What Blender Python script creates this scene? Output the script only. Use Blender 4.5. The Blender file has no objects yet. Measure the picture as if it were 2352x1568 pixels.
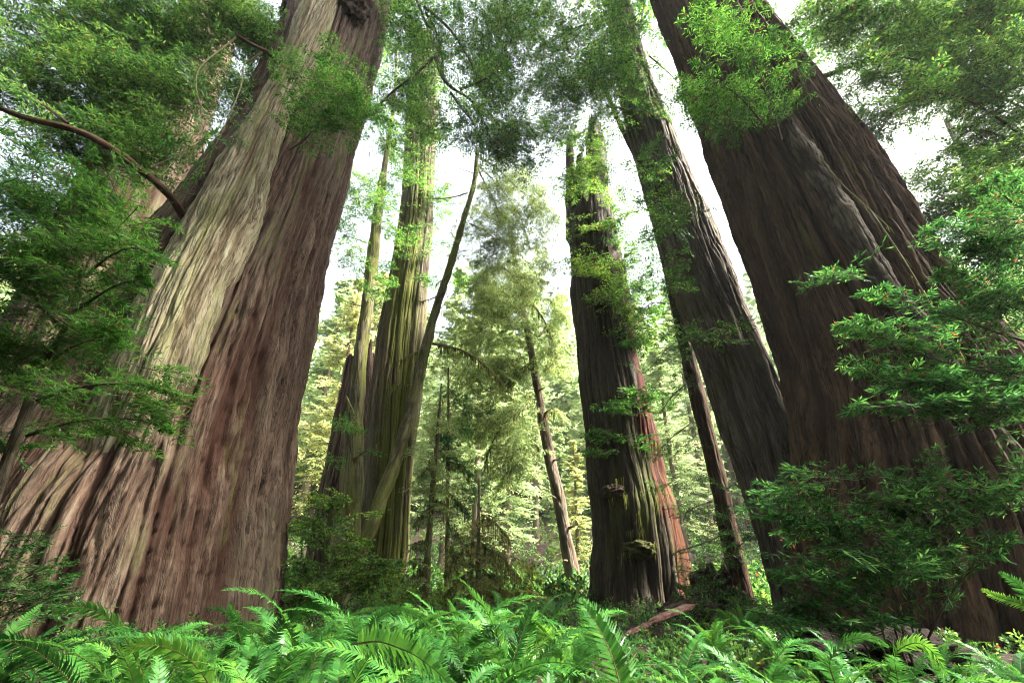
import bpy, math, random
import numpy as np
from mathutils import Vector

random.seed(7)
RNG = np.random.default_rng(11)
C = bpy.context.scene.collection
S = bpy.context.scene
R = math.radians

# ------------------------------------------------------------------ camera, light, exposure
PITCH = 27.3
CAM = np.array([0.0, 0.0, 0.95])
F = 1045.0            # focal length in units of a 2352 px wide frame
cd = bpy.data.cameras.new('camera')
cam = bpy.data.objects.new('camera', cd)
C.objects.link(cam)
cam.location = CAM
cam.rotation_euler = (R(90 + PITCH), 0, 0)
cd.sensor_width = 36.0
cd.lens = 36.0 * F / 2352
cd.clip_start = 0.05
cd.clip_end = 1000
S.camera = cam

SUN_EL, SUN_AZ = 50.0, 92.0    # azimuth clockwise from the viewing direction (+Y)
w = bpy.data.worlds.new('World')
S.world = w
w.use_nodes = True
nt = w.node_tree
bg = nt.nodes['Background']
sky = nt.nodes.new('ShaderNodeTexSky')
sky.sky_type = 'NISHITA'
sky.sun_disc = False
sky.sun_elevation = R(SUN_EL)
sky.sun_rotation = R(SUN_AZ)
sky.air_density = 1.0
sky.dust_density = 6.0
sky.ozone_density = 1.0
hs = nt.nodes.new('ShaderNodeHueSaturation')
hs.inputs['Saturation'].default_value = 0.5
nt.links.new(sky.outputs[0], hs.inputs['Color'])
nt.links.new(hs.outputs[0], bg.inputs[0])
bg.inputs[1].default_value = 0.10
sl = bpy.data.lights.new('sun', 'SUN')
sl.energy = 4.2
sl.angle = R(12)
sl.color = (1.0, 0.95, 0.84)
so = bpy.data.objects.new('sun', sl)
C.objects.link(so)
sd = Vector((math.sin(R(SUN_AZ)) * math.cos(R(SUN_EL)), math.cos(R(SUN_AZ)) * math.cos(R(SUN_EL)), math.sin(R(SUN_EL))))
so.rotation_euler = sd.to_track_quat('Z', 'Y').to_euler()
so.location = (20, 0, 60)
S.view_settings.view_transform = 'Standard'
S.view_settings.look = 'None'
S.view_settings.exposure = 3.14
S.view_settings.gamma = 1.0
S.render.engine = 'CYCLES'
cy = S.cycles
cy.max_bounces = 6
cy.diffuse_bounces = 4
cy.glossy_bounces = 2
cy.transmission_bounces = 4
cy.volume_bounces = 0
cy.transparent_max_bounces = 4
cy.use_denoising = True
cy.use_adaptive_sampling = True
cy.adaptive_threshold = 0.015
cy.caustics_reflective = False
cy.caustics_refractive = False
cy.filter_width = 1.0
cy.sample_clamp_direct = 0.4
cy.sample_clamp_indirect = 0.5

# ------------------------------------------------------------------ maths helpers
cp, sp = math.cos(R(PITCH)), math.sin(R(PITCH))
FWD = np.array([0, cp, sp]); UP = np.array([0, -sp, cp]); RT = np.array([1.0, 0, 0])
Z = np.array([0, 0, 1.0])

def at(px, py, Y):
    """world point seen at (px,py) of a 2352x1568 frame, at the distance Y in front of the camera"""
    d = FWD + (px - 1176) / F * RT + (784 - py) / F * UP
    return CAM + d * (Y / d[1])

def depth(p):
    return float(np.dot(p - CAM, FWD))

_perm = np.random.default_rng(3).permutation(512).astype(np.int64)
_grad = np.random.default_rng(4).normal(size=(512, 3)); _grad /= np.linalg.norm(_grad, axis=1)[:, None]
def pn(x, y, z, seed=0):
    x = np.asarray(x, float) + seed * 17.31; y = np.asarray(y, float) + seed * 5.17; z = np.asarray(z, float) - seed * 9.73
    x, y, z = np.broadcast_arrays(x, y, z)
    xi, yi, zi = np.floor(x).astype(np.int64), np.floor(y).astype(np.int64), np.floor(z).astype(np.int64)
    xf, yf, zf = x - xi, y - yi, z - zi
    u, v, t = (f * f * f * (f * (f * 6 - 15) + 10) for f in (xf, yf, zf))
    def g(i, j, k):
        h = _perm[(_perm[(_perm[(xi + i) & 511] + yi + j) & 511] + zi + k) & 511]
        gr = _grad[h]
        return gr[..., 0] * (xf - i) + gr[..., 1] * (yf - j) + gr[..., 2] * (zf - k)
    a = g(0, 0, 0) * (1 - u) + g(1, 0, 0) * u
    b = g(0, 1, 0) * (1 - u) + g(1, 1, 0) * u
    c = g(0, 0, 1) * (1 - u) + g(1, 0, 1) * u
    d = g(0, 1, 1) * (1 - u) + g(1, 1, 1) * u
    return 1.6 * ((a * (1 - v) + b * v) * (1 - t) + (c * (1 - v) + d * v) * t)

def norm(a):
    return a / (np.linalg.norm(a, axis=-1, keepdims=True) + 1e-9)

def smooth1(a, k):
    if k < 1: return a
    for _ in range(3):
        p = np.concatenate([np.repeat(a[:1], k, 0), a, np.repeat(a[-1:], k, 0)])
        c = np.cumsum(np.concatenate([np.zeros_like(p[:1]), p]), 0)
        a = (c[2 * k + 1:] - c[:-2 * k - 1]) / (2 * k + 1)
    return a

def ground_z(x, y):
    x = np.asarray(x, float); y = np.asarray(y, float)
    r = np.hypot(x * 0.8, np.maximum(y, -30))
    h = np.clip(r - 30, 0, 90)
    z = 0.46 * h * h / (h + 12)
    z = z + 0.10 * pn(x * 0.5, y * 0.5, 0.3) + 0.05 * pn(x * 1.7, y * 1.7, 4.3)
    return z + np.clip(h / 20, 0, 1) * 3 * pn(x * .05, y * .05, 7.7)

# ------------------------------------------------------------------ objects
def mesh_np(name, V, Q, mats, attrs=(), smooth=False, mat_idx=None):
    V = np.ascontiguousarray(V, np.float32); Q = np.ascontiguousarray(Q, np.int32)
    me = bpy.data.meshes.new(name)
    n, k = Q.shape
    me.vertices.add(len(V)); me.vertices.foreach_set('co', V.ravel())
    me.loops.add(n * k); me.loops.foreach_set('vertex_index', Q.ravel())
    me.polygons.add(n); me.polygons.foreach_set('loop_start', np.arange(0, n * k, k, dtype=np.int32))
    for m in mats: me.materials.append(m)
    if mat_idx is not None: me.polygons.foreach_set('material_index', np.ascontiguousarray(mat_idx, np.int32))
    me.update(calc_edges=True)
    me.polygons.foreach_set('use_smooth', np.full(n, smooth, dtype=bool))
    for an, dom, typ, arr in attrs:
        a = me.attributes.new(an, typ, dom)
        a.data.foreach_set('vector' if typ == 'FLOAT_VECTOR' else 'value', np.ascontiguousarray(arr, np.float32).ravel())
    return me

def tag(o, label=None, cat=None, group=None, kind=None):
    if label: o['label'] = label
    if cat: o['category'] = cat
    if group: o['group'] = group
    if kind: o['kind'] = kind
    return o

def thing(name, base, label, cat, group=None):
    o = bpy.data.objects.new(name, None)
    o.empty_display_size = 0.2
    C.objects.link(o); o.location = [float(v) for v in base]
    return tag(o, label, cat, group)

def obj(name, me, parent=None, label=None):
    o = bpy.data.objects.new(name, me); C.objects.link(o)
    if parent is not None:
        o.parent = parent
    if label: o['label'] = label
    return o

def base_of(t):
    return np.array(t.location)

# ------------------------------------------------------------------ materials
def newmat(name):
    m = bpy.data.materials.new(name); m.use_nodes = True
    t = m.node_tree; t.nodes.clear()
    out = t.nodes.new('ShaderNodeOutputMaterial')
    def N(kind, **kw):
        n = t.nodes.new('ShaderNode' + kind)
        for k, v in kw.items():
            if k.startswith('i_'): n.inputs[k[2:].replace('_', ' ')].default_value = v
            else: setattr(n, k, v)
        return n
    return m, t, N, out, t.links.new

def ramp(N, stops):
    r = N('ValToRGB'); e = r.color_ramp.elements
    while len(e) < len(stops): e.new(0.5)
    for x, (p, c) in zip(e, stops): x.position = p; x.color = (*c, 1)
    return r

def bark_mat(name, stops, furrow, moss=0.0, moss_col=(0.10, 0.115, 0.018), grey=(0.30, 0.29, 0.25), grey_amt=0.35, bump=0.6, rust=0.0, fine=30.0, spec=0.15):
    m, t, N, out, L = newmat(name)
    at_ = N('Attribute', attribute_name='bark')
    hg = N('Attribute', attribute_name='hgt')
    def nz(sx, sz, detail, rough=0.6, dist=0.0):
        mp = N('Mapping'); mp.inputs['Scale'].default_value = (sx, sx, sz); L(at_.outputs['Vector'], mp.inputs[0])
        n = N('TexNoise'); n.inputs['Scale'].default_value = 1.0; n.inputs['Detail'].default_value = detail
        n.inputs['Roughness'].default_value = rough; n.inputs['Distortion'].default_value = dist
        L(mp.outputs[0], n.inputs['Vector']); return n
    n1 = nz(7, 0.38, 6, .66, .3); n2 = nz(fine, fine * .06, 6, .75, .3); n3 = nz(1.3, .22, 5, .65); n4 = nz(fine * 1.6, fine * .4, 4, .75); n5 = nz(11, .55, 5, .65, .5)
    mx = N('Mix', data_type='FLOAT'); mx.inputs[0].default_value = .5
    L(n1.outputs[0], mx.inputs[2]); L(n2.outputs[0], mx.inputs[3])
    ct = N('MapRange'); ct.clamp = True; ct.inputs[1].default_value = .26; ct.inputs[2].default_value = .74; L(mx.outputs[0], ct.inputs[0]); mx = ct
    # thin dark cracks that part the strips
    ck = N('Math', operation='SUBTRACT'); L(n5.outputs[0], ck.inputs[0]); ck.inputs[1].default_value = .5
    ca = N('Math', operation='ABSOLUTE'); L(ck.outputs[0], ca.inputs[0])
    cc = N('MapRange'); cc.inputs[1].default_value = .0; cc.inputs[2].default_value = .03; cc.inputs[3].default_value = .22; cc.inputs[4].default_value = 1.0; L(ca.outputs[0], cc.inputs[0])
    cr0 = ramp(N, stops); L(mx.outputs[0], cr0.inputs[0])
    cr = N('Mix', data_type='RGBA', blend_type='MULTIPLY'); cr.inputs[0].default_value = 1; L(cr0.outputs[0], cr.inputs['A']); L(cc.outputs[0], cr.inputs['B'])
    cr = type('o', (), {'outputs': [cr.outputs['Result']]})
    # weathered grey patches
    g = N('Mix', data_type='RGBA'); g.inputs['B'].default_value = (*grey, 1)
    gm = N('MapRange'); gm.inputs[1].default_value = .46; gm.inputs[2].default_value = .68; gm.inputs[4].default_value = grey_amt
    ga = N('Math', operation='MULTIPLY_ADD'); L(n2.outputs[0], ga.inputs[0]); ga.inputs[1].default_value = .45
    gb = N('Math', operation='MULTIPLY'); L(n3.outputs[0], gb.inputs[0]); gb.inputs[1].default_value = .6; L(gb.outputs[0], ga.inputs[2])
    L(ga.outputs[0], gm.inputs[0]); L(gm.outputs[0], g.inputs[0]); L(cr.outputs[0], g.inputs['A'])
    last = g
    # inner bark tone in the furrows, darkened to stand in for their shade
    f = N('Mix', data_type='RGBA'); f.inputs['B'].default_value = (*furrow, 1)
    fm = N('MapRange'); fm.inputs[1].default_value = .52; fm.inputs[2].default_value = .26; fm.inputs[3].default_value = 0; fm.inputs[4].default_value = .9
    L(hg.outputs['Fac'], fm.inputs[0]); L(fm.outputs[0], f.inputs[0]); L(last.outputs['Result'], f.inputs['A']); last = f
    if rust:
        za = N('Attribute', attribute_name='zone')
        ru = N('Mix', data_type='RGBA'); rc = ramp(N, [(.3, (.014, .003, .002)), (.5, (.060, .012, .007)), (.74, (.13, .038, .020))]); L(mx.outputs[0], rc.inputs[0])
        L(rc.outputs[0], ru.inputs['B']); L(last.outputs['Result'], ru.inputs['A']); L(za.outputs['Fac'], ru.inputs[0]); last = ru
    if moss:
        mo = N('Mix', data_type='RGBA')
        mr = ramp(N, [(.25, tuple(c * .5 for c in moss_col)), (.75, tuple(c * 1.7 for c in moss_col))]); L(n4.outputs[0], mr.inputs[0])
        L(mr.outputs[0], mo.inputs['B'])
        ma = N('Math', operation='ADD'); L(n3.outputs[0], ma.inputs[0])
        mb = N('Math', operation='MULTIPLY'); L(n1.outputs[0], mb.inputs[0]); mb.inputs[1].default_value = .55; L(mb.outputs[0], ma.inputs[1])
        mm = N('MapRange'); mm.inputs[1].default_value = .95 - moss * .4; mm.inputs[2].default_value = 1.12 - moss * .4; mm.inputs[4].default_value = .92
        L(ma.outputs[0], mm.inputs[0])
        mk = N('Attribute', attribute_name='mossy'); mu = N('Math', operation='MULTIPLY'); L(mk.outputs['Fac'], mu.inputs[0]); L(mm.outputs[0], mu.inputs[1])
        L(mu.outputs[0], mo.inputs[0]); L(last.outputs['Result'], mo.inputs['A']); last = mo
    b = N('Bump'); b.inputs['Strength'].default_value = bump; b.inputs['Distance'].default_value = .08
    hb = N('Math', operation='MULTIPLY_ADD'); L(n4.outputs[0], hb.inputs[0]); hb.inputs[1].default_value = .4
    hc = N('Math', operation='MULTIPLY_ADD'); L(cc.outputs[0], hc.inputs[0]); hc.inputs[1].default_value = .5; L(n2.outputs[0], hc.inputs[2]); L(hc.outputs[0], hb.inputs[2])
    L(hb.outputs[0], b.inputs['Height'])
    p = N('BsdfPrincipled'); p.inputs['Roughness'].default_value = .82; p.inputs['Specular IOR Level'].default_value = spec
    L(last.outputs['Result'], p.inputs['Base Color']); L(b.outputs[0], p.inputs['Normal']); L(p.outputs[0], out.inputs[0])
    return m

def leaf_mat(name, stops, trans=.45, gloss=.018, rough=.45, scale=.8, tcol=1.6):
    """stops: colour over the leaf's own random number and the tree's clump to clump variation"""
    m, t, N, out, L = newmat(name)
    a = N('Attribute', attribute_name='rnd'); g = N('NewGeometry')
    n = N('TexNoise'); n.inputs['Scale'].default_value = scale; n.inputs['Detail'].default_value = 2; L(g.outputs['Position'], n.inputs['Vector'])
    k = N('Math', operation='MULTIPLY_ADD'); L(n.outputs[0], k.inputs[0]); k.inputs[1].default_value = .9
    h = N('Math', operation='MULTIPLY_ADD'); L(a.outputs['Fac'], h.inputs[0]); h.inputs[1].default_value = .9; h.inputs[2].default_value = -.40
    L(h.outputs[0], k.inputs[2])
    cr = ramp(N, stops); L(k.outputs[0], cr.inputs[0])
    br = N('Mix', data_type='RGBA'); br.inputs['B'].default_value = (.16, .055, .02, 1)
    gt = N('Math', operation='GREATER_THAN'); gt.inputs[1].default_value = .985; L(a.outputs['Fac'], gt.inputs[0]); L(gt.outputs[0], br.inputs[0]); L(cr.outputs[0], br.inputs['A'])
    d = N('BsdfDiffuse'); L(br.outputs['Result'], d.inputs[0])
    tr = N('BsdfTranslucent'); hv = N('HueSaturation'); hv.inputs['Hue'].default_value = .485; hv.inputs['Value'].default_value = tcol; L(br.outputs['Result'], hv.inputs['Color']); L(hv.outputs[0], tr.inputs[0])
    m1 = N('MixShader'); m1.inputs[0].default_value = trans; L(d.outputs[0], m1.inputs[1]); L(tr.outputs[0], m1.inputs[2])
    gl = N('BsdfGlossy'); gl.inputs['Roughness'].default_value = rough; gl.inputs['Color'].default_value = (.9, .95, 1, 1)
    m2 = N('MixShader'); m2.inputs[0].default_value = gloss; L(m1.outputs[0], m2.inputs[1]); L(gl.outputs[0], m2.inputs[2])
    L(m2.outputs[0], out.inputs[0])
    return m

def plain_noise(name, stops, scale=4, rough=.9, bump=.5, detail=8):
    m, t, N, out, L = newmat(name)
    g = N('NewGeometry'); n = N('TexNoise'); n.inputs['Scale'].default_value = scale; n.inputs['Detail'].default_value = detail; n.inputs['Roughness'].default_value = .7
    L(g.outputs['Position'], n.inputs['Vector']); cr = ramp(N, stops); L(n.outputs[0], cr.inputs[0])
    b = N('Bump'); b.inputs['Strength'].default_value = bump; b.inputs['Distance'].default_value = .05; L(n.outputs[0], b.inputs['Height'])
    p = N('BsdfPrincipled'); p.inputs['Roughness'].default_value = rough; p.inputs['Specular IOR Level'].default_value = .2
    L(cr.outputs[0], p.inputs['Base Color']); L(b.outputs[0], p.inputs['Normal']); L(p.outputs[0], out.inputs[0])
    return m

REDBARK = [(.2, (.024, .013, .009)), (.45, (.082, .048, .032)), (.62, (.140, .091, .063)), (.85, (.245, .185, .135))]
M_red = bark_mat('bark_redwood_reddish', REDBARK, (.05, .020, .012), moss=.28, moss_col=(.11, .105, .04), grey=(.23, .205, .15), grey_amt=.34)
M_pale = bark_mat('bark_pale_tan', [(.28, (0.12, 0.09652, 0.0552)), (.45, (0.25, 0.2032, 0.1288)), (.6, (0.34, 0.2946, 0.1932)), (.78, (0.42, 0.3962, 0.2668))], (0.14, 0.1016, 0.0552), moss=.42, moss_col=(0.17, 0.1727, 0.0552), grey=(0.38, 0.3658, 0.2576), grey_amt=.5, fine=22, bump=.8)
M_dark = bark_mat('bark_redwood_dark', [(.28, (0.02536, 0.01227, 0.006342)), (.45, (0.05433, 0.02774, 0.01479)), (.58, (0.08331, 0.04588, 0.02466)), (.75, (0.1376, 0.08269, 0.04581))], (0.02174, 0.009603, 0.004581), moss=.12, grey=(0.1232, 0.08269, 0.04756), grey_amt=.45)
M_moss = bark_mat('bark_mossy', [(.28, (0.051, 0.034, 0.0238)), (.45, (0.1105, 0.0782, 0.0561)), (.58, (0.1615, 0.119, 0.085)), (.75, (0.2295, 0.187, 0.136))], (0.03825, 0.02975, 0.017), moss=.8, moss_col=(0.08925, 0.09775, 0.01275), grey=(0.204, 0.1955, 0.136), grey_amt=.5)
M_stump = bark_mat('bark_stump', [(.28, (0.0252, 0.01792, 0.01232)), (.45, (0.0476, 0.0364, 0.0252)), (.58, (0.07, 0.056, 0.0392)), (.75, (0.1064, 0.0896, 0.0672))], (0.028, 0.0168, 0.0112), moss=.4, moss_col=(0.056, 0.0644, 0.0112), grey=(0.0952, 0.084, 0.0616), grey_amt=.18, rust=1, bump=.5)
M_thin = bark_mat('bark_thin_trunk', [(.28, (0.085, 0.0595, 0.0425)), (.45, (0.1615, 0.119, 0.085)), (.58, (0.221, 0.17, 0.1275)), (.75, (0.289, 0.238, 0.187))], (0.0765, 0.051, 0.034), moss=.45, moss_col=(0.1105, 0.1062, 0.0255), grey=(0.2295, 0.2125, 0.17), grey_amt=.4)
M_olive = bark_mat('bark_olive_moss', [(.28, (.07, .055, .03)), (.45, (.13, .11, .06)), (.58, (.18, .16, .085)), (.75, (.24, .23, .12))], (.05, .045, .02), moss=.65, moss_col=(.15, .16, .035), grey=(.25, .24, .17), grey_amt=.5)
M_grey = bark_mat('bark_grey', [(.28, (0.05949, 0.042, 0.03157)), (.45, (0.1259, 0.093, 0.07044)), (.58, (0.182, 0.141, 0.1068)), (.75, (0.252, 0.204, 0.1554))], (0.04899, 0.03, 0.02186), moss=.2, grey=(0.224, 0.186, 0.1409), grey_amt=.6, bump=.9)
M_twig = bark_mat('bark_twig', [(.3, (.045, .03, .018)), (.5, (.085, .06, .038)), (.75, (.14, .11, .07))], (.04, .03, .02), moss=.3)
M_leaf = leaf_mat('leaf_redwood', [(.15, (.016, .06, .014)), (.42, (.042, .135, .024)), (.65, (.085, .215, .032)), (.9, (.17, .29, .05))], trans=.5)
M_leafv = leaf_mat('leaf_redwood_vivid', [(.2, (0.0164, 0.0697, 0.00984)), (.45, (0.0287, 0.123, 0.01476)), (.65, (0.0492, 0.1722, 0.02132)), (.9, (0.0984, 0.2214, 0.0328))])
M_tuft = leaf_mat('leaf_tuft', [(.15, (.014, .06, .010)), (.42, (.032, .125, .016)), (.65, (.06, .195, .024)), (.9, (.12, .27, .04))], trans=.4)
M_spr = leaf_mat('leaf_sprout', [(.2, (.03, .085, .016)), (.45, (.065, .155, .022)), (.65, (.12, .235, .03)), (.9, (.20, .31, .05))], trans=.5)
M_leafb = leaf_mat('leaf_bluish', [(.2, (0.0112, 0.052, 0.01296)), (.45, (0.024, 0.104, 0.02304)), (.65, (0.044, 0.16, 0.03024)), (.9, (0.088, 0.216, 0.0432))], gloss=.012)
M_leafy = leaf_mat('leaf_yellowish', [(.2, (.05, .12, .018)), (.45, (.095, .19, .025)), (.65, (.16, .27, .03)), (.9, (.24, .33, .05))], trans=.5)
M_hem = leaf_mat('leaf_hemlock', [(.2, (.09, .15, .055)), (.45, (.18, .27, .085)), (.65, (.27, .36, .115)), (.9, (.37, .43, .15))], trans=.5)
M_olv = leaf_mat('leaf_olive', [(.2, (.06, .08, .016)), (.45, (.13, .155, .024)), (.65, (.19, .21, .034)), (.9, (.26, .26, .06))], trans=.5)
M_mossl = leaf_mat('moss_strand', [(.2, (.045, .055, .014)), (.45, (.09, .10, .024)), (.65, (.13, .14, .036)), (.9, (.20, .20, .06))], trans=.4, gloss=.0)
M_fary = leaf_mat('leaf_sun_tinted', [(.2, (.24, .28, .11)), (.45, (.38, .42, .16)), (.65, (.47, .50, .20)), (.9, (.55, .56, .26))], trans=.5, gloss=.0, scale=.15)  # bright yellow of sunlight put into the leaf colour itself
M_far = leaf_mat('leaf_far', [(.2, (.17, .26, .12)), (.45, (.26, .36, .16)), (.65, (.33, .42, .18)), (.9, (.41, .47, .22))], trans=.5, gloss=.0, scale=.15)  # paleness of haze and strong light put into the far leaf colour
M_fern = leaf_mat('fern_frond', [(.12, (.015, .075, .016)), (.4, (.034, .145, .023)), (.62, (.07, .23, .030)), (.9, (.16, .35, .04))], trans=.3, gloss=.018, rough=.4, scale=1.1)
M_rach = plain_noise('fern_stalk', [(.3, (.07, .06, .02)), (.7, (.16, .13, .05))], 20, .6, .1)
M_soil = plain_noise('forest_soil', [(.3, (.008, .005, .0035)), (.5, (.022, .014, .009)), (.7, (.05, .033, .022))], 3, .95, 1.0)
M_duff = plain_noise('red_needle_duff', [(.3, (.003, .0015, .001)), (.5, (.009, .004, .0025)), (.7, (.022, .010, .006))], 14, .95, 1.0)
M_hill = plain_noise('hill_soil', [(.3, (.03, .04, .012)), (.6, (.07, .09, .03))], .6, .95, .5)
M_wood = plain_noise('red_split_wood', [(.3, (.09, .035, .025)), (.5, (.22, .10, .08)), (.7, (.42, .27, .23))], 14, .7, .6)
M_rot = plain_noise('rotten_wood', [(.3, (.012, .009, .006)), (.5, (.035, .024, .016)), (.7, (.08, .055, .035))], 6, .95, 1.0)
M_burlmoss = plain_noise('burl_moss', [(.3, (.03, .026, .014)), (.48, (.055, .058, .016)), (.7, (.10, .105, .026))], 11, .95, 1.0)
M_burl = plain_noise('burl_wood', [(.3, (.02, .014, .010)), (.5, (.055, .037, .026)), (.72, (.12, .085, .06))], 10, .9, 1.0)

# ------------------------------------------------------------------ trunks
def make_trunk(name, rows, Y, mat, parent, nth=160, ns=200, ribs=((1.6, .12, .10), (4.0, .25, .05), (11., .6, .018)), lump=.0, lump_f=.35, rscale=.95, up=6.0, down=.6,
               flutes=0.0, twist=0.0, jag=0.0, zone=None, mossy=None, seed=1, smooth_k=None, burl=None, crack=0.0, groove=None):
    """rows: (y, x_left, x_right[, distance]) outline of the trunk, turned into an axis and radii in metres"""
    rows = sorted(rows, key=lambda r: -r[0])
    P, Rr = [], []
    for r in rows:
        yy = r[3] if len(r) > 3 else Y
        c = at((r[1] + r[2]) / 2, r[0], yy); P.append(c); Rr.append((r[2] - r[1]) / 2 / F * depth(c))
    P = np.array(P); Rr = np.array(Rr)
    # tilt correction of the half width
    px = np.array([(r[1] + r[2]) / 2 for r in rows]); py = np.array([r[0] for r in rows], float)
    sl_ = np.gradient(px, py); Rr = Rr * np.cos(np.arctan(sl_)) * rscale
    d0 = norm(P[1] - P[0]); d1 = norm(P[-1] - P[-2])
    if down: P = np.vstack([P[0] - d0 * (max(P[0][2], 0) + down) / max(d0[2], .3), P]); Rr = np.concatenate([[Rr[0] * 1.05], Rr])
    if up:
        P = np.vstack([P, P[-1] + d1 * up]); Rr = np.concatenate([Rr, [max(Rr[-1] * .8, .02)]])
    s = np.concatenate([[0], np.cumsum(np.linalg.norm(np.diff(P, axis=0), axis=1))])
    ss = np.linspace(0, s[-1], ns)
    A = np.stack([np.interp(ss, s, P[:, i]) for i in range(3)], 1); rad = np.interp(ss, s, Rr)
    k = smooth_k if smooth_k is not None else max(1, ns // 30)
    A = smooth1(A, k); rad = smooth1(rad, k)
    T = norm(np.gradient(A, axis=0))
    B1 = norm(np.cross(T, np.array([0, 1.0, 0.05]))); B2 = np.cross(T, B1)      # B1 about +x, B2 towards the viewer or away
    th = np.linspace(0, 2 * np.pi, nth, endpoint=False); th = th - .6 * np.sin(th - np.pi / 2)      # finer where the bark is seen
    TH, SS = np.meshgrid(th, ss)
    R0 = float(np.median(rad))
    tw = TH + twist * SS / max(R0, .1)
    cx, sx = np.cos(tw) * R0, np.sin(tw) * R0
    wx = .16 * pn(cx * .5, sx * .5, SS * .07, seed + 1) + .035 * pn(cx * 1.9, sx * 1.9, SS * .35, seed + 2) + .012 * pn(cx * 5, sx * 5, SS * 1.6, seed + 5)
    wy = .16 * pn(cx * .5, sx * .5, SS * .07, seed + 3) + .035 * pn(cx * 1.9, sx * 1.9, SS * .35, seed + 4) + .012 * pn(cx * 5, sx * 5, SS * 1.6, seed + 6)
    bx, by = cx + wx, sx + wy
    H = np.zeros_like(TH); tot = 0; mn = np.ones_like(TH)
    for i, (f, fz, a) in enumerate(ribs):
        n = pn(bx * f, by * f, SS * fz, seed + 10 + i)
        h = 1 - np.exp(-np.abs(n) * (5.5, 7, 11, 11, 8)[min(i, 4)]); h = h * (.8 + .5 * pn(bx * f * .5, by * f * .5, SS * fz * 2.5, seed + 25 + i)) + .35 * pn(bx * f * .8, by * f * .8, SS * fz * 1.6, seed + 20 + i)
        H += a * (h - .65); tot += a
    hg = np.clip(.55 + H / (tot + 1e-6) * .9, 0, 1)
    D = H.copy()
    if lump:
        D += lump * pn(cx * lump_f, sx * lump_f, SS * lump_f * .6, seed + 30) + lump * .4 * pn(cx * lump_f * 2.6, sx * lump_f * 2.6, SS * lump_f * 1.6, seed + 31)
    if flutes:
        fl = np.exp(-SS / 2.6)
        D += flutes * fl * (pn(np.cos(TH) * 2.2, np.sin(TH) * 2.2, SS * .12, seed + 40) + .5 * pn(np.cos(TH) * 5, np.sin(TH) * 5, SS * .2, seed + 41))
    if crack:
        cn = np.abs(pn(bx * 3.2, by * 3.2, SS * 5.5, seed + 70)) + .12 * np.abs(pn(bx * 9, by * 9, SS * 9, seed + 71))
        D -= crack * np.exp(-cn * 16) * np.clip(1.25 - SS / 5.5, 0, 1)
    if groove:
        gt_, gw_, gd_, g0_, g1_ = groove
        D -= gd_ * np.exp(-((TH - gt_ + .05 * pn(SS * .4, 1.5, 2.5, seed)) / gw_) ** 2) * np.clip((SS - g0_) / (g1_ - g0_), 0, 1)
    if burl:
        for (tb, sb, wt, ws, amp) in burl:
            dth = (TH - tb + np.pi) % (2 * np.pi) - np.pi
            D += amp * np.exp(-(dth / wt) ** 2 - ((SS - sb) / ws) ** 2)
    RR = np.maximum(rad[:, None] + D * np.clip(rad / R0, .45, 1.3)[:, None], .004)
    V = A[:, None, :] + RR[..., None] * (np.cos(TH)[..., None] * B1[:, None, :] + np.sin(TH)[..., None] * B2[:, None, :])
    if jag:
        topz = np.clip((SS - ss[-1] * .90) / (ss[-1] * .1), 0, 1)
        V[..., 2] -= topz * jag * (0.5 + pn(np.cos(TH) * 3.3, np.sin(TH) * 3.3, 0 * TH, seed + 50))
    bark = np.stack([bx, by, SS], -1)
    idx = np.arange(ns * nth).reshape(ns, nth)
    a = idx[:-1]; b = np.roll(idx, -1, 1)[:-1]; c = np.roll(idx, -1, 1)[1:]; d = idx[1:]
    Q = np.stack([a, b, c, d], -1).reshape(-1, 4)
    zn = np.zeros_like(TH) if zone is None else zone(TH, SS / ss[-1], bark)
    mo = np.ones_like(TH) if mossy is None else mossy(TH, SS / ss[-1], bark)
    V = V.reshape(-1, 3) - base_of(parent)
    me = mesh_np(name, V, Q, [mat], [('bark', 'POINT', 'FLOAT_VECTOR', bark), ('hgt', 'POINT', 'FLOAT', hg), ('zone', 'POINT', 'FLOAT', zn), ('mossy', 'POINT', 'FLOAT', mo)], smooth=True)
    o = obj(name, me, parent)
    return o, A, rad

# ------------------------------------------------------------------ branches and leaves
def path(P0, P1, bulge=(0, 0, 0), n=14, wig=.0, seed=0):
    P0, P1, b = np.array(P0, float), np.array(P1, float), np.array(bulge, float)
    t = np.linspace(0, 1, n)[:, None]
    p = P0 * (1 - t) + P1 * t + b * 4 * t * (1 - t)
    if wig:
        L = np.linalg.norm(P1 - P0); q = t[:, 0] * 5
        p = p + wig * L * np.stack([pn(q, 1.5, .5, seed), pn(q, 3.5, 2.5, seed), pn(q, 5.5, 4.5, seed)], 1) * np.minimum(1, t * 4)
    return p

def pxpath(pts, n=20):
    """smooth path through (px, py, distance) points"""
    P = np.array([at(*p) for p in pts])
    s = np.concatenate([[0], np.cumsum(np.linalg.norm(np.diff(P, axis=0), axis=1))])
    q = np.linspace(0, s[-1], n)
    return smooth1(np.stack([np.interp(q, s, P[:, i]) for i in range(3)], 1), max(1, n // 16))

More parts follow.
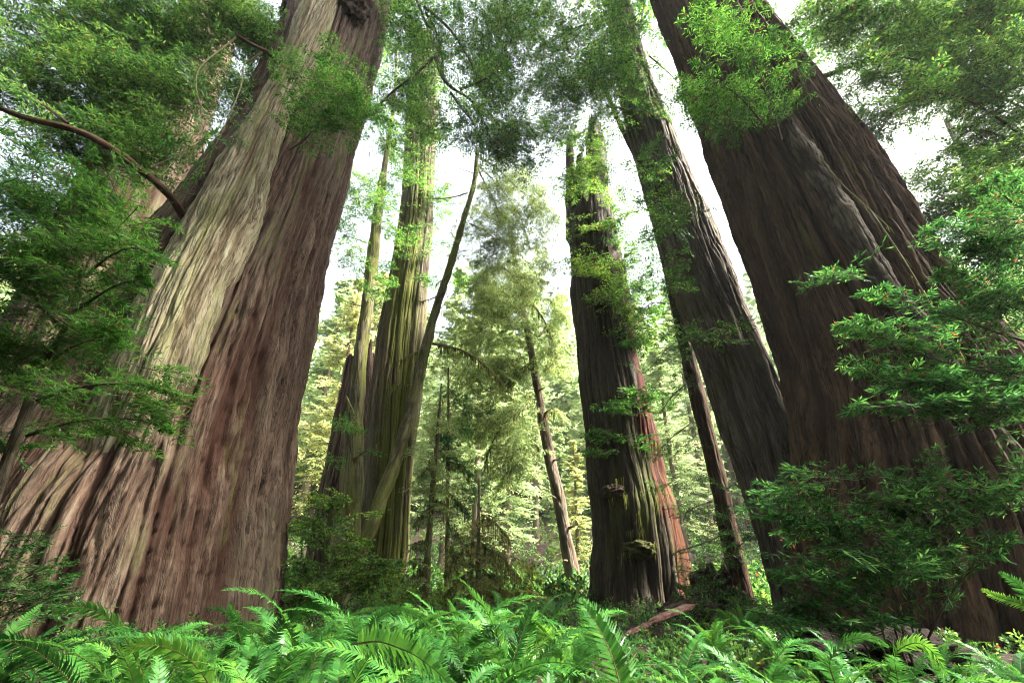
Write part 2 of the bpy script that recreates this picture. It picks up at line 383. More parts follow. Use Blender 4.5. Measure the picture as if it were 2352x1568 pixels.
def tube(p, r0, r1, nseg=7, rough=.12, seed=0, power=1.0):
    p = np.asarray(p, float); n = len(p)
    T = norm(np.gradient(p, axis=0))
    ref = np.array([.31, .83, .46]); B1 = norm(np.cross(T, ref)); B2 = np.cross(T, B1)
    th = np.linspace(0, 2 * np.pi, nseg, endpoint=False)
    t = np.linspace(0, 1, n) ** power
    s = np.concatenate([[0], np.cumsum(np.linalg.norm(np.diff(p, axis=0), axis=1))])
    r = r0 * (1 - t) + r1 * t
    rr = r[:, None] * (1 + rough * pn(np.cos(th)[None] * 1.3, np.sin(th)[None] * 1.3, (s * 2.2)[:, None], seed + 60) * 2)
    V = p[:, None] + rr[..., None] * (np.cos(th)[None, :, None] * B1[:, None] + np.sin(th)[None, :, None] * B2[:, None])
    bark = np.stack([np.broadcast_to(np.cos(th) * r0, (n, nseg)), np.broadcast_to(np.sin(th) * r0, (n, nseg)), np.broadcast_to(s[:, None], (n, nseg))], -1) * 1.6
    idx = np.arange(n * nseg).reshape(n, nseg)
    Q = np.stack([idx[:-1], np.roll(idx, -1, 1)[:-1], np.roll(idx, -1, 1)[1:], idx[1:]], -1).reshape(-1, 4)
    return V.reshape(-1, 3), Q, bark.reshape(-1, 3)

def limb_obj(name, p, r0, r1, mat, parent, nseg=8, seed=0, rough=.15, power=1.0, label=None):
    V, Q, b = tube(p, r0, r1, nseg, rough, seed, power)
    n = len(V)
    me = mesh_np(name, V - base_of(parent), Q, [mat], [('bark', 'POINT', 'FLOAT_VECTOR', b), ('hgt', 'POINT', 'FLOAT', np.full(n, .6)), ('mossy', 'POINT', 'FLOAT', np.ones(n))], smooth=True)
    return obj(name, me, parent, label)

DENS, LEAFW = 2.3, 1.25     # shoots per spot, breadth of the leaves

class Crown:
    """collects leaves and twigs of one tree; built as ONE mesh"""
    def __init__(self): self.L = []; self.rnd = []; self.W = []; self.nv = 0
    def quads(self, q, rnd=None):
        self.L.append(q.astype(np.float32)); self.rnd.append(RNG.random(len(q)).astype(np.float32) if rnd is None else rnd.astype(np.float32))
    def wood(self, p, r0, r1, nseg=5, seed=0): self.W.append(tube(p, r0, r1, nseg, .1, seed))
    def sticks(self, o, d, L, r):
        """thin three-sided twigs, all at once"""
        if not len(o): return
        b1 = norm(np.cross(d, np.array([.2, .3, .93]))); b2 = np.cross(d, b1); e = o + d * L[:, None]
        r = np.broadcast_to(r, (len(o),))[:, None]
        ring = [b1, -.5 * b1 + .87 * b2, -.5 * b1 - .87 * b2]
        V = np.stack([o + r * x for x in ring] + [e + .4 * r * x for x in ring], 1)
        n = len(o); base = (np.arange(n) * 6)[:, None, None]
        Q = (np.array([[0, 1, 4, 3], [1, 2, 5, 4], [2, 0, 3, 5]])[None] + base).reshape(-1, 4)
        bk = np.repeat(np.stack([o[:, 0], o[:, 1], o[:, 2]], 1)[:, None], 6, 1)
        self.W.append((V.reshape(-1, 3), Q, bk.reshape(-1, 3)))
    def build(self, name, parent, mleaf, mtwig, base=None):
        nb = base_of(parent) if base is None else base
        Vs, Qs, mi, rn, bk = [], [], [], [], []; off = 0
        if self.L:
            q = np.concatenate(self.L); n = len(q)
            Vs.append(q.reshape(-1, 3)); Qs.append(np.arange(n * 4).reshape(n, 4)); mi.append(np.zeros(n)); rn.append(np.concatenate(self.rnd)); bk.append(q.reshape(-1, 3) * 0); off = n * 4
        for V, Q, b in self.W:
            Vs.append(V); Qs.append(Q + off); mi.append(np.ones(len(Q))); rn.append(np.zeros(len(Q))); bk.append(b); off += len(V)
        V = np.concatenate(Vs) - nb
        me = mesh_np(name, V, np.concatenate(Qs), [mleaf, mtwig], [('rnd', 'FACE', 'FLOAT', np.concatenate(rn)), ('bark', 'POINT', 'FLOAT_VECTOR', np.concatenate(bk)), ('hgt', 'POINT', 'FLOAT', np.full(len(V), .6)), ('mossy', 'POINT', 'FLOAT', np.ones(len(V)))], mat_idx=np.concatenate(mi))
        return obj(name, me, parent)

def kids(o, d, n, L, k, ratio, ang=55, jit=.2, t0=.1, t1=1., taper=.6, hang=0.0, lift=0.0):
    """k side shoots on every shoot, in two rows in the shoot's own plane"""
    M = len(o)
    t = np.linspace(t0, t1, k)[None, :] + RNG.normal(0, .35 / k, (M, k)); t = np.clip(t, 0, 1)
    side = np.where((np.arange(k)[None, :] + RNG.integers(0, 2, (M, 1))) % 2 == 0, 1.0, -1.0)
    b = norm(np.cross(n, d))
    a = R(ang) * (1 - .35 * t) * RNG.uniform(.8, 1.2, (M, k))
    dd = d[:, None] * np.cos(a)[..., None] + b[:, None] * (side * np.sin(a))[..., None] + n[:, None] * lift
    dd = dd + RNG.normal(0, jit, (M, k, 3)); dd[..., 2] -= hang
    dd = norm(dd)
    oo = o[:, None] + d[:, None] * (L[:, None] * t)[..., None]
    LL = L[:, None] * ratio * (1 - taper * t) * RNG.uniform(.65, 1.2, (M, k))
    nn = norm(n[:, None] + RNG.normal(0, jit * .8, (M, k, 3)))
    return oo.reshape(-1, 3), dd.reshape(-1, 3), nn.reshape(-1, 3), LL.reshape(-1)

def leaves(cr, o, d, n, L, k, ll, lw, ang=50, jit=.2, hang=0.0, base=.0, tipleaf=True):
    M = len(o)
    if M == 0: return
    t = (np.arange(k)[None] + RNG.uniform(0, .6, (M, k))) / k * (1 - base) + base
    side = np.where(np.arange(k)[None] % 2 == 0, 1.0, -1.0)
    b = norm(np.cross(n, d)); a = R(ang)
    dd = d[:, None] * math.cos(a) + b[:, None] * (side * math.sin(a))[..., None] + RNG.normal(0, jit, (M, k, 3)); dd[..., 2] -= hang
    if tipleaf: dd[:, -1] = d + RNG.normal(0, jit * .5, (M, 3)); t[:, -1] = 1
    dd = norm(dd); oo = o[:, None] + d[:, None] * (L[:, None] * t)[..., None]
    nn = n[:, None] + RNG.normal(0, .35, (M, k, 3)); ww = norm(np.cross(dd, nn))
    l = ll * RNG.uniform(.6, 1.25, (M, k, 1)) * (1 - .35 * t[..., None]); wd = lw * LEAFW * RNG.uniform(.8, 1.2, (M, k, 1)) * .5
    q = np.stack([oo, oo + dd * l * .45 + ww * wd, oo + dd * l, oo + dd * l * .45 - ww * wd], 2)
    cr.quads(q.reshape(-1, 4, 3))

def spray_along(cr, p, t0, n2, L2, n3=8, n4=7, ll=.05, lw=.014, hang=0.0, r3=.45, jit=.22, twig=.004, nup=None, ang2=60):
    """foliage along a branch path: side shoots, their shoots, leaves"""
    p = np.asarray(p); q = np.linspace(0, 1, len(p)); t = np.linspace(t0, 1, n2)
    o = np.stack([np.interp(t, q, p[:, i]) for i in range(3)], 1)
    T = norm(np.gradient(p, axis=0)); d = norm(np.stack([np.interp(t, q, T[:, i]) for i in range(3)], 1))
    up = Z if nup is None else np.asarray(nup)
    b = norm(np.cross(up, d)); n = norm(np.cross(d, b))
    side = np.where(np.arange(n2) % 2 == 0, 1.0, -1.0)[:, None]
    a = R(ang2) * RNG.uniform(.75, 1.15, (n2, 1))
    dd = d * np.cos(a) + side * b * np.sin(a) + RNG.normal(0, jit, (n2, 3)); dd[:, 2] -= hang; dd = norm(dd)
    rel = (t - t0) / max(1 - t0, 1e-3)
    L = L2 * (1 - .7 * rel ** 1.5) * RNG.uniform(.55, 1.2, n2)
    n = norm(n + RNG.normal(0, .25, (n2, 3)))
    cr.sticks(o, dd, L, twig)
    shoots(cr, o, dd, n, L, n3, n4, ll, lw, hang, r3, jit, twig)

def shoots(cr, o, d, n, L, n3, n4, ll, lw, hang=0.0, r3=.45, jit=.2, twig=.004):
    o3, d3, n3_, L3 = kids(o, d, n, L, n3, r3, 52, jit, .12, 1, .6, hang * .6)
    if twig: cr.sticks(o3, d3, L3, twig * .5)
    leaves(cr, o3, d3, n3_, L3, n4, ll, lw, 50, .2, hang * .5)

def fill(cr, spots, L2, n3=8, n4=7, ll=.05, lw=.014, hang=0.0, flat=.35, jit=.22, twig=.003, thick=1.0, r3=.45, core=None):
    """a loose crown of shoots round each (px, py, rx, ry, distance, count)"""
    for (px, py, rx, ry, Y, k) in spots:
        k = int(k * DENS); c = at(px, py, Y); s = depth(c) / F; m = 7; nb = max(2, round(k / m))
        rx_, ry_ = rx * s, ry * s; rz_ = min(rx_, ry_) * thick
        u = RNG.normal(size=(nb * 3, 3)) * .6; rr_ = np.linalg.norm(u, axis=1, keepdims=True); u = u * np.minimum(1, 1.25 / rr_)
        e = c + u[:, :1] * rx_ * RT + u[:, 1:2] * ry_ * UP + u[:, 2:] * rz_ * FWD
        cf = 2.4 / (min(rx_, ry_) + .25); pick = np.argsort(-(pn(e[:, 0] * cf, e[:, 1] * cf, e[:, 2] * cf * 1.4, px * .37) + .4 * RNG.normal(size=nb * 3)))[:nb]
        e = e[pick]; ha = RNG.uniform(0, 6.283)
        hd = np.array([math.cos(ha), .6 * math.sin(ha), .05])          # the boughs of one place run much the same way, in flat layers
        d = norm(hd + RNG.normal(0, .38, (nb, 3)) * np.array([1, 1, flat * 1.2])); d[:, 2] -= .12 + hang * .5; d = norm(d)
        Lb = np.minimum(max(rx_, ry_), 2.2 * L2 + .5) * RNG.uniform(.7, 1.3, nb); o = e - d * (Lb * .6)[:, None]
        n = norm(Z + RNG.normal(0, .22, (nb, 3)))
        cr.sticks(o, d, Lb, twig * 2.2)
        o2, d2, n2, LL = kids(o, d, n, Lb, m, 1.0, 58, jit * .8, .12, 1, .55, hang * .6)
        LL = LL / np.repeat(Lb, m) * L2 * 1.25
        cr.sticks(o2, d2, LL, twig)
        shoots(cr, o2, d2, n2, LL, n3, n4, ll, lw, hang, r3, jit, twig)

def moss_on(branch, t, p, t0, k, l0, w0):
    c = Crown(); moss_strands(c, p, t0, k, l0, w0); c.build('moss', branch, M_mossl, M_twig, base_of(t))

def moss_strands(cr, p, t0, k, l0, w0):
    """hanging moss below a branch"""
    p = np.asarray(p); q = np.linspace(0, 1, len(p)); t = RNG.uniform(t0, 1, k)
    o = np.stack([np.interp(t, q, p[:, i]) for i in range(3)], 1) + RNG.normal(0, w0 * .8, (k, 3))
    l = (l0 * RNG.uniform(.2, 1.0, k) ** 1.4)[:, None]; th = RNG.uniform(0, np.pi, k)
    x = np.stack([np.cos(th), np.sin(th), 0 * th], 1) * w0 * RNG.uniform(.5, 1.1, (k, 1)); s = RNG.normal(0, .08, (k, 3)) * l
    dn = -Z * l
    cr.quads(np.stack([o - x * .5, o + x * .5, o + dn + s + x * .12, o + dn + s - x * .12], 1))

# ================================================================== THE SETTING
gx = np.concatenate([np.linspace(-150, -26, 32)[:-1], np.linspace(-26, 26, 180), np.linspace(26, 150, 32)[1:]])
gy = np.concatenate([np.linspace(-40, -2, 14)[:-1], np.linspace(-2, 30, 130), np.linspace(30, 150, 46)[1:]])
GX, GY = np.meshgrid(gx, gy)
V = np.stack([GX, GY, ground_z(GX, GY)], -1)
ix = np.arange(V.shape[0] * V.shape[1]).reshape(V.shape[:2])
Q = np.stack([ix[:-1, :-1], ix[:-1, 1:], ix[1:, 1:], ix[1:, :-1]], -1).reshape(-1, 4)
tag(obj('ground', mesh_np('ground', V.reshape(-1, 3), Q, [M_soil], smooth=True)), 'brown forest floor under the ferns and trees', kind='structure')

# ================================================================== THE GREAT TREES
ROWS_A = [(0, 680, 900), (110, 640, 880), (220, 590, 852), (330, 535, 825), (420, 480, 803), (500, 435, 785), (600, 360, 762), (700, 285, 742), (850, 190, 712), (980, 95, 692),
          (1110, 0, 676), (1200, -55, 667), (1300, -110, 660), (1390, -175, 657), (1470, -230, 658)]
YA = 11.6
bA = at(300, 1430, YA); bA[2] = 0
tA = thing('giant_redwood', bA, 'huge reddish ribbed redwood with a wide flaring base, behind the pale trunk', 'tree', 'giant redwoods')
oA, axA, rdA = make_trunk('trunk', ROWS_A, YA, M_red, tA, nth=560, ns=620, ribs=((.9, .02, .16), (2.3, .035, .20), (5.2, .17, .14), (11., .5, .08), (24, 1.6, .03)), lump=.08, flutes=.5, twist=.0, rscale=.95, seed=3, up=7, down=3, crack=.09, groove=(R(108), .15, .75, 5.5, 8.5))

ROWS_P = [(0, 710, 780), (123, 654, 737), (246, 600, 663), (352, 532, 633), (457, 482, 608), (551, 428, 574), (646, 368, 522), (751, 312, 482), (850, 265, 446), (1000, 200, 400), (1200, 110, 350), (1400, 30, 300)]
tP = thing('pale_tree', at(170, 1420, 9.6) * np.array([1, 1, 0]), 'pale tan shaggy barked trunk leaning against the reddish ribbed giant', 'tree')
make_trunk('trunk', [(*r, float(np.interp(r[0], [0, 457, 750, 880, 1000, 1100, 1200, 1400], [9.75, 9.5, 9.05, 9.15, 9.7, 10.3, 10.6, 11]))) for r in ROWS_P], 9.7, M_pale, tP, nth=260, ns=480, ribs=((2.0, .06, .06), (5, .16, .08), (12., .5, .06), (26, 1.6, .028)), lump=.07, lump_f=.8, seed=9, up=7, rscale=1.08, down=2, crack=.05)

ROWS_R = [(0, 1490, 1712), (88, 1527, 1771), (218, 1572, 1855), (320, 1605, 1925), (408, 1638, 1993), (527, 1680, 2059), (621, 1712, 2123), (762, 1764, 2225), (860, 1798, 2285), (945, 1824, 2344), (1150, 1850, 2480), (1400, 1840, 2620)]
YR = 10.2
bR = at(2235, 1430, YR); bR[2] = 0
tR = thing('dark_redwood', bR, 'massive dark redwood filling the right side, bushy green tuft near its top', 'tree', 'giant redwoods')
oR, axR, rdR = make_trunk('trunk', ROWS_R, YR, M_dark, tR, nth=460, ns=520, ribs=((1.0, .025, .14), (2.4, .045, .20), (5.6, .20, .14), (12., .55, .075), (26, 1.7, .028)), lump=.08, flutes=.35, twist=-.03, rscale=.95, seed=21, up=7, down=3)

ROWS_R1 = [(0, 1392, 1447), (156, 1404, 1489), (312, 1434, 1550), (430, 1472, 1606), (586, 1510, 1664), (716, 1560, 1722), (843, 1608, 1774), (920, 1640, 1806), (1046, 1676, 1850), (1175, 1722, 1895), (1316, 1757, 1920), (1450, 1785, 1950)]
YR1 = 13.2
bR1 = at(1865, 1450, YR1); bR1[2] = 0
tR1 = thing('grey_redwood', bR1, 'tall grey brown redwood leaning in beside the massive dark one', 'tree', 'giant redwoods')
make_trunk('trunk', ROWS_R1, YR1, M_grey, tR1, nth=240, ns=460, ribs=((1.8, .05, .10), (3.6, .12, .12), (8., .4, .08), (18, 1.2, .03)), lump=.05, flutes=.1, down=2, seed=31, up=8, rscale=.92)

ROWS_M = [(230, 932, 1008), (280, 928, 1005), (400, 924, 1001), (522, 914, 996), (628, 890, 987), (733, 869, 977), (839, 855, 971), (944, 841, 964), (1032, 832, 957), (1193, 815, 950), (1333, 800, 945), (1420, 786, 935)]
YM = 21
bM = at(862, 1400, YM); bM[2] = 0
tM = thing('mossy_redwood', bM, 'upright redwood with yellow green moss down its trunk, between the slender trunks', 'tree', 'giant redwoods')
make_trunk('trunk', ROWS_M, YM, M_moss, tM, nth=240, ns=420, ribs=((1.5, .03, .16), (3.5, .06, .15), (9., .2, .06), (20, .8, .018)), lump=.08, flutes=.25, seed=41, up=7,
           mossy=lambda th, s, b: np.clip((.72 - s) * 4, 0, 1) * np.clip(.45 + 1.2 * pn(b[..., 0] * .8, b[..., 1] * .8, b[..., 2] * .1, 77) + .5 * np.cos(th - 2.0), 0, 1))

ROWS_E = [(160, 906, 912), (246, 901, 909), (334, 886, 898), (422, 868, 886), (516, 851, 876), (610, 838, 869), (698, 830, 860), (769, 818, 849), (857, 808, 840), (944, 798, 837), (1056, 786, 836), (1190, 768, 832), (1350, 738, 822), (1410, 728, 815)]
tE = thing('slender_tree', at(772, 1400, 19) * np.array([1, 1, 0]), 'slender moss tinted trunk standing close in front of the mossy redwood', 'tree')
make_trunk('trunk', ROWS_E, 19, M_olive, tE, nth=90, ns=320, ribs=((2.5, .35, .035), (7, .9, .02), (18, 2, .01)), lump=.05, lump_f=1.2, seed=51, up=3)

ROWS_F = [(782, 800, 862), (860, 790, 870), (934, 772, 868), (1056, 749, 855), (1140, 730, 845), (1263, 706, 838), (1400, 680, 830)]
tF = thing('broken_snag', at(755, 1400, 22.5) * np.array([1, 1, 0]), 'broken reddish dead trunk with a splintered top behind the slender mossy trunk', 'snag')
make_trunk('trunk', ROWS_F, 22.5, M_red, tF, nth=150, ns=200, ribs=((1.6, .1, .14), (4, .25, .1), (10, .7, .04)), lump=.1, seed=61, up=0, jag=2.2, flutes=.2)

ROWS_G = [(338, 1092, 1102), (420, 1086, 1097), (505, 1058, 1071), (593, 1031, 1049), (674, 1002, 1022), (769, 973, 995), (839, 958, 982), (909, 939, 965), (962, 921, 950), (1056, 898, 931), (1098, 872, 908), (1186, 843, 880), (1256, 815, 852), (1344, 776, 813), (1400, 752, 792)]
tG = thing('leaning_sapling', at(772, 1400, 15.5) * np.array([1, 1, 0]), 'thin curving trunk leaning across the mossy redwood, with mossy side branches', 'tree')
make_trunk('trunk', ROWS_G, 15.5, M_olive, tG, nth=64, ns=320, ribs=((4, .8, .012), (10, 2, .008)), lump=.035, lump_f=2.2, seed=71, up=.3, rscale=1.0)

ROWS_H = [(610, 1178, 1190), (716, 1195, 1209), (804, 1211, 1229), (909, 1226, 1248), (1032, 1245, 1271), (1158, 1272, 1302), (1263, 1287, 1321), (1354, 1305, 1339), (1390, 1311, 1347)]
tH = thing('leaning_tree', at(1329, 1395, 20) * np.array([1, 1, 0]), 'bare brown trunk leaning left with drooping dark foliage at its top', 'tree')
make_trunk('trunk', ROWS_H, 20, M_thin, tH, nth=80, ns=240, ribs=((3, .5, .03), (8, 1.4, .015), (20, 3, .008)), lump=.04, lump_f=1.1, seed=81, up=2.5)

YS = 17.0
ROWS_S = [(440, 1298, 1400), (527, 1299, 1420), (630, 1308, 1437), (733, 1319, 1455), (830, 1325, 1472), (892, 1329, 1485), (990, 1336, 1505), (1056, 1340, 1523), (1134, 1344, 1544), (1237, 1348, 1560), (1330, 1346, 1575), (1400, 1338, 1590)]
bS = at(1464, 1410, YS); bS[2] = 0
tS = thing('broken_redwood', bS, 'broken topped redwood with bare red inner wood down its right side', 'snag')
def zoneS(th, s, b):
    z = 1 - np.abs(th - R(146)) / R(44)
    z = z + .9 * pn(b[..., 0] * 1.3, b[..., 1] * 1.3, b[..., 2] * .28, 5) + .3 * pn(b[..., 0] * 4, b[..., 1] * 4, b[..., 2] * .8, 6)
    return np.clip(z * 3, 0, 1) * np.clip((.78 - s) * 8, 0, 1)
make_trunk('trunk', ROWS_S, YS, M_stump, tS, nth=260, ns=380, ribs=((1.2, .08, .10), (3.2, .22, .07), (9, .6, .03), (20, 1.3, .012)), lump=.16, lump_f=.6, seed=91, up=0, jag=1.6, flutes=.3, zone=zoneS,
           mossy=lambda th, s, b: np.clip((.4 - s) * 5, 0, 1) * np.clip(.35 + .8 * np.cos(th - 2.1) + .6 * pn(b[..., 0], b[..., 1], b[..., 2] * .5, 8), 0, 1))
for rows_, sd_ in (([(300, 1300, 1314), (380, 1298, 1320), (470, 1298, 1330), (560, 1299, 1335)], 1), ([(340, 1326, 1338), (400, 1322, 1346), (470, 1318, 1354), (560, 1318, 1358)], 2), ([(255, 1352, 1366), (320, 1346, 1392), (400, 1345, 1398), (480, 1345, 1404), (560, 1346, 1410)], 3)):
    make_trunk('spire', rows_, YS + (.2, -.3, .3)[sd_ - 1], M_stump, tS, nth=60, ns=90, ribs=((3, .3, .07), (8, .8, .03)), lump=.06, lump_f=1.2, seed=100 + sd_, up=0, jag=.9, down=0)

ROWS_K = [(225, 1392, 1404), (300, 1424, 1438), (351, 1449, 1469), (404, 1476, 1500), (460, 1490, 1517), (560, 1508, 1538), (680, 1535, 1571), (760, 1552, 1587), (843, 1567, 1602), (935, 1588, 1627), (1030, 1613, 1654), (1140, 1635, 1677), (1245, 1658, 1702), (1330, 1678, 1726), (1410, 1690, 1744)]
tK = thing('slim_redwood', at(1718, 1420, 14.6) * np.array([1, 1, 0]), 'slim dark trunk with wispy side branches just left of the grey brown redwood', 'tree')
make_trunk('trunk', ROWS_K, 14.6, M_dark, tK, nth=80, ns=300, ribs=((3, .4, .025), (8, 1, .018), (20, 2.5, .008)), lump=.04, lump_f=1.1, seed=111, up=3,
           mossy=lambda th, s, b: np.clip(th - 2.0, 0, 1))

ROWS_N = [(268, 1780, 1812), (345, 1818, 1866), (450, 1880, 1942), (515, 1914, 1978), (590, 1964, 2028), (675, 2022, 2078), (747, 2084, 2140), (830, 2140, 2195), (920, 2202, 2260), (1050, 2290, 2352), (1250, 2425, 2490), (1420, 2540, 2610)]
YN = lambda y: 8.45 - .75 * max(0, (y - 268)) / 1150
tN = thing('grey_snag', at(2575, 1450, 7.6) * np.array([1, 1, 0]), 'thin pale grey dead trunk with a stub top pressed against the massive dark redwood', 'snag')
make_trunk('trunk', [(*r, YN(r[0])) for r in ROWS_N], 8, M_grey, tN, nth=90, ns=320, ribs=((3, .5, .05), (8, 1.6, .035), (18, 4, .018)), lump=.05, lump_f=1.6, seed=121, up=0, jag=.3, rscale=1.0)

ROWS_B = [(80, 395, 540), (200, 325, 497), (306, 262, 470), (440, 195, 400), (600, 115, 345), (750, 40, 290), (900, -30, 235), (1100, -130, 190), (1350, -260, 150)]
tB = thing('misty_redwood', at(-60, 1400, 17) * np.array([1, 1, 0]), 'broad pinkish redwood trunk seen through leaves behind the pale tree', 'tree', 'giant redwoods')
make_trunk('trunk', ROWS_B, 17, M_red, tB, nth=220, ns=300, ribs=((1.2, .08, .14), (3, .2, .1), (8, .5, .04), (18, 1, .015)), lump=.1, seed=131, up=5, flutes=.3)

# burls
def burl(name, px, py, Y, rx, ry, rz, mat, parent, seed, sub=34):
    c = at(px, py, Y); u = np.linspace(0, np.pi, sub); v = np.linspace(0, 2 * np.pi, sub * 2, endpoint=False)
    U, Vv = np.meshgrid(u, v, indexing='ij')
    n = np.stack([np.sin(U) * np.cos(Vv), np.sin(U) * np.sin(Vv), np.cos(U)], -1)
    d = 1 + .35 * pn(n[..., 0] * 1.7, n[..., 1] * 1.7, n[..., 2] * 1.7, seed) + .22 * pn(n[..., 0] * 5, n[..., 1] * 5, n[..., 2] * 5, seed + 1) + .1 * pn(n[..., 0] * 13, n[..., 1] * 13, n[..., 2] * 13, seed + 2)
    P = c + n * d[..., None] * np.array([rx, ry, rz])
    i = np.arange(P.shape[0] * P.shape[1]).reshape(P.shape[:2])
    Q = np.stack([i[:-1], i[1:], np.roll(i, -1, 1)[1:], np.roll(i, -1, 1)[:-1]], -1).reshape(-1, 4)
    o = obj(name, mesh_np(name, P.reshape(-1, 3) - base_of(parent), Q, [mat], smooth=True), parent)
    return o
burl('burl', 680, 28, 10.6, .55, .5, .75, M_burl, tA, 3); burl('burl', 815, 10, 10.1, .62, .5, .95, M_burl, tA, 5)
burl('burl', 1405, 1128, 15.75, .36, .45, .2, M_burl, tS, 7); burl('burl', 1470, 1262, 15.55, .5, .5, .26, M_burlmoss, tS, 9)
for mx_, my_, k_ in ((1440, 1108, 5), (1475, 1255, 6), (1490, 1000, 4), (1500, 1150, 6), (1455, 1190, 4)):
    c_ = at(mx_, my_, 15.3)
    for q_ in range(k_):
        d_ = np.array([random.uniform(-.6, .6), random.uniform(-.1, .2), random.uniform(-.5, .5)]); cS = Crown()
        moss_strands(cS, np.stack([c_ + d_ - [.12, 0, .04], c_ + d_ + [.12, .02, .05]]), 0, 9, .5, .035)
        cS.build('moss', tS, M_mossl, M_twig)

# ================================================================== CROWNS
def pts(*p): return list(p)
# --- the reddish giant: a long branch arching over the middle of the picture
cA = Crown()
brA = [pxpath([(890, -130, 11.2), (958, 0, 11.0), (985, 70, 10.8), (1000, 128, 10.6)], 16),
       pxpath([(1000, 128, 10.6), (940, 185, 10.6), (905, 205, 10.6), (880, 235, 10.5), (850, 262, 10.5)], 16),
       pxpath([(1000, 128, 10.6), (1020, 190, 10.4), (1045, 210, 10.4), (1080, 222, 10.3), (1102, 255, 10.3), (1120, 300, 10.3)], 18),
       pxpath([(1045, 210, 10.4), (1100, 190, 10.2), (1140, 170, 10.1), (1160, 130, 10)], 12),
       pxpath([(1030, 205, 10.4), (1060, 250, 10.4), (1090, 280, 10.3), (1105, 330, 10.3)], 12),
       pxpath([(965, 10, 11), (1030, 60, 10.8), (1070, 120, 10.7), (1100, 180, 10.6), (1120, 240, 10.5)], 16),
       pxpath([(970, 20, 11), (1000, 60, 11.2), (1010, 100, 11.2), (1020, 170, 11.2)], 12)]
for i, p in enumerate(brA): limb_obj('branch', p, (.13, .075, .09, .055, .05, .07, .06)[i], .016, M_dark, tA, 8, i)
for i, p in enumerate(brA): spray_along(cA, p, .15, 24, 1.1, 7, 5, .19, .036, .12)
fill(cA, [(1180, 40, 60, 50, 11.5, 26), (1200, 180, 50, 70, 11.6, 22), (1130, 350, 70, 40, 11.6, 22), (1200, 340, 50, 40, 11.6, 16), (930, 40, 50, 50, 12, 24), (900, 300, 40, 40, 12.5, 10), (1000, 60, 100, 60, 11.5, 64), (1110, 60, 70, 90, 11, 56), (940, 120, 50, 90, 12, 35), (1100, 230, 90, 70, 11, 32), (1010, 270, 70, 50, 11.5, 23), (1170, 290, 60, 35, 11, 25), (1090, 310, 60, 30, 11, 11), (1160, 100, 50, 110, 11.5, 42), (960, 210, 50, 50, 12, 17), (1060, 140, 70, 60, 11.5, 29)], 1.05, 7, 6, .18, .032, .08, .25)
cA.build('crown', tA, M_leaf, M_twig)

# --- the pale tree: heavy branch to the left, twiggy canopy, vivid tuft before the giant
cP = Crown()
brP = [pxpath([(425, 505, 9.2), (395, 450, 8.4), (330, 395, 7.6), (265, 345, 7.0), (200, 305, 6.6), (150, 290, 6.4), (60, 275, 6.2), (-20, 240, 6)], 26),
       pxpath([(165, 292, 6.45), (120, 255, 6.4), (60, 215, 6.3), (-30, 160, 6.2)], 14),
       pxpath([(640, 150, 9.4), (618, 118, 9.2), (590, 108, 9.0), (560, 95, 8.8), (535, 70, 8.6)], 14),
       pxpath([(606, 116, 9.1), (580, 135, 9), (560, 150, 8.9)], 8),
       pxpath([(628, 215, 9.4), (627, 190, 9.25), (628, 150, 9.2)], 6),
       pxpath([(550, 80, 8.8), (500, 120, 8.6), (450, 155, 8.4), (448, 215, 8.3), (470, 250, 8.2), (455, 310, 8.2)], 18),
       pxpath([(560, 145, 8.9), (555, 200, 8.8), (520, 280, 8.6), (500, 330, 8.5), (455, 390, 8.4), (410, 430, 8.4)], 18),
       pxpath([(655, 350, 9.2), (690, 330, 9), (730, 290, 8.7), (770, 265, 8.5)], 12),
       pxpath([(470, 445, 9.3), (430, 450, 9.1), (390, 430, 9), (380, 405, 8.9)], 10),
       pxpath([(330, 395, 7.6), (370, 370, 7.7), (430, 350, 7.9), (500, 300, 8.2)], 10),
       pxpath([(245, 330, 6.9), (300, 380, 7.2), (370, 420, 7.6), (400, 360, 7.8)], 10)]
for i, p in enumerate(brP): limb_obj('branch', p, (.105, .04, .085, .04, .05, .03, .028, .04, .02, .018, .018)[i], (.05, .015, .04, .02, .03, .008, .008, .008, .006, .006, .006)[i], M_dark if i in (0, 1, 2, 3, 4) else M_olive, tP, 9, i + 20)
for i in (5, 6, 9, 1): spray_along(cP, brP[i], .1, 20, .8, 6, 5, .17, .032, .1)
fill(cP, [(480, 60, 130, 80, 9.6, 151), (330, 80, 130, 90, 9.6, 189), (150, 70, 150, 90, 9.2, 240), (420, 200, 110, 90, 9.6, 101), (270, 210, 120, 90, 9.4, 139), (90, 180, 110, 80, 9.0, 139), (580, 40, 60, 60, 9.8, 63), (330, 330, 80, 60, 9.4, 50), (170, 330, 80, 50, 8.9, 63), (600, 100, 50, 40, 10.8, 20), (540, 190, 40, 60, 9.8, 20)], .9, 7, 6, .17, .030, .06, .25)
cP.build('crown', tP, M_leaf, M_twig)
cP2 = Crown()
spray_along(cP2, brP[7], .2, 20, .7, 7, 6, .16, .028, .05)
fill(cP2, [(745, 205, 85, 60, 8.5, 32), (800, 240, 70, 45, 8.4, 21), (700, 165, 45, 40, 8.7, 11), (760, 290, 70, 40, 8.5, 8), (840, 260, 40, 40, 8.5, 6)], .65, 7, 7, .15, .02, .03, .25)
cP2.build('foliage_tuft', tP, M_tuft, M_twig, )

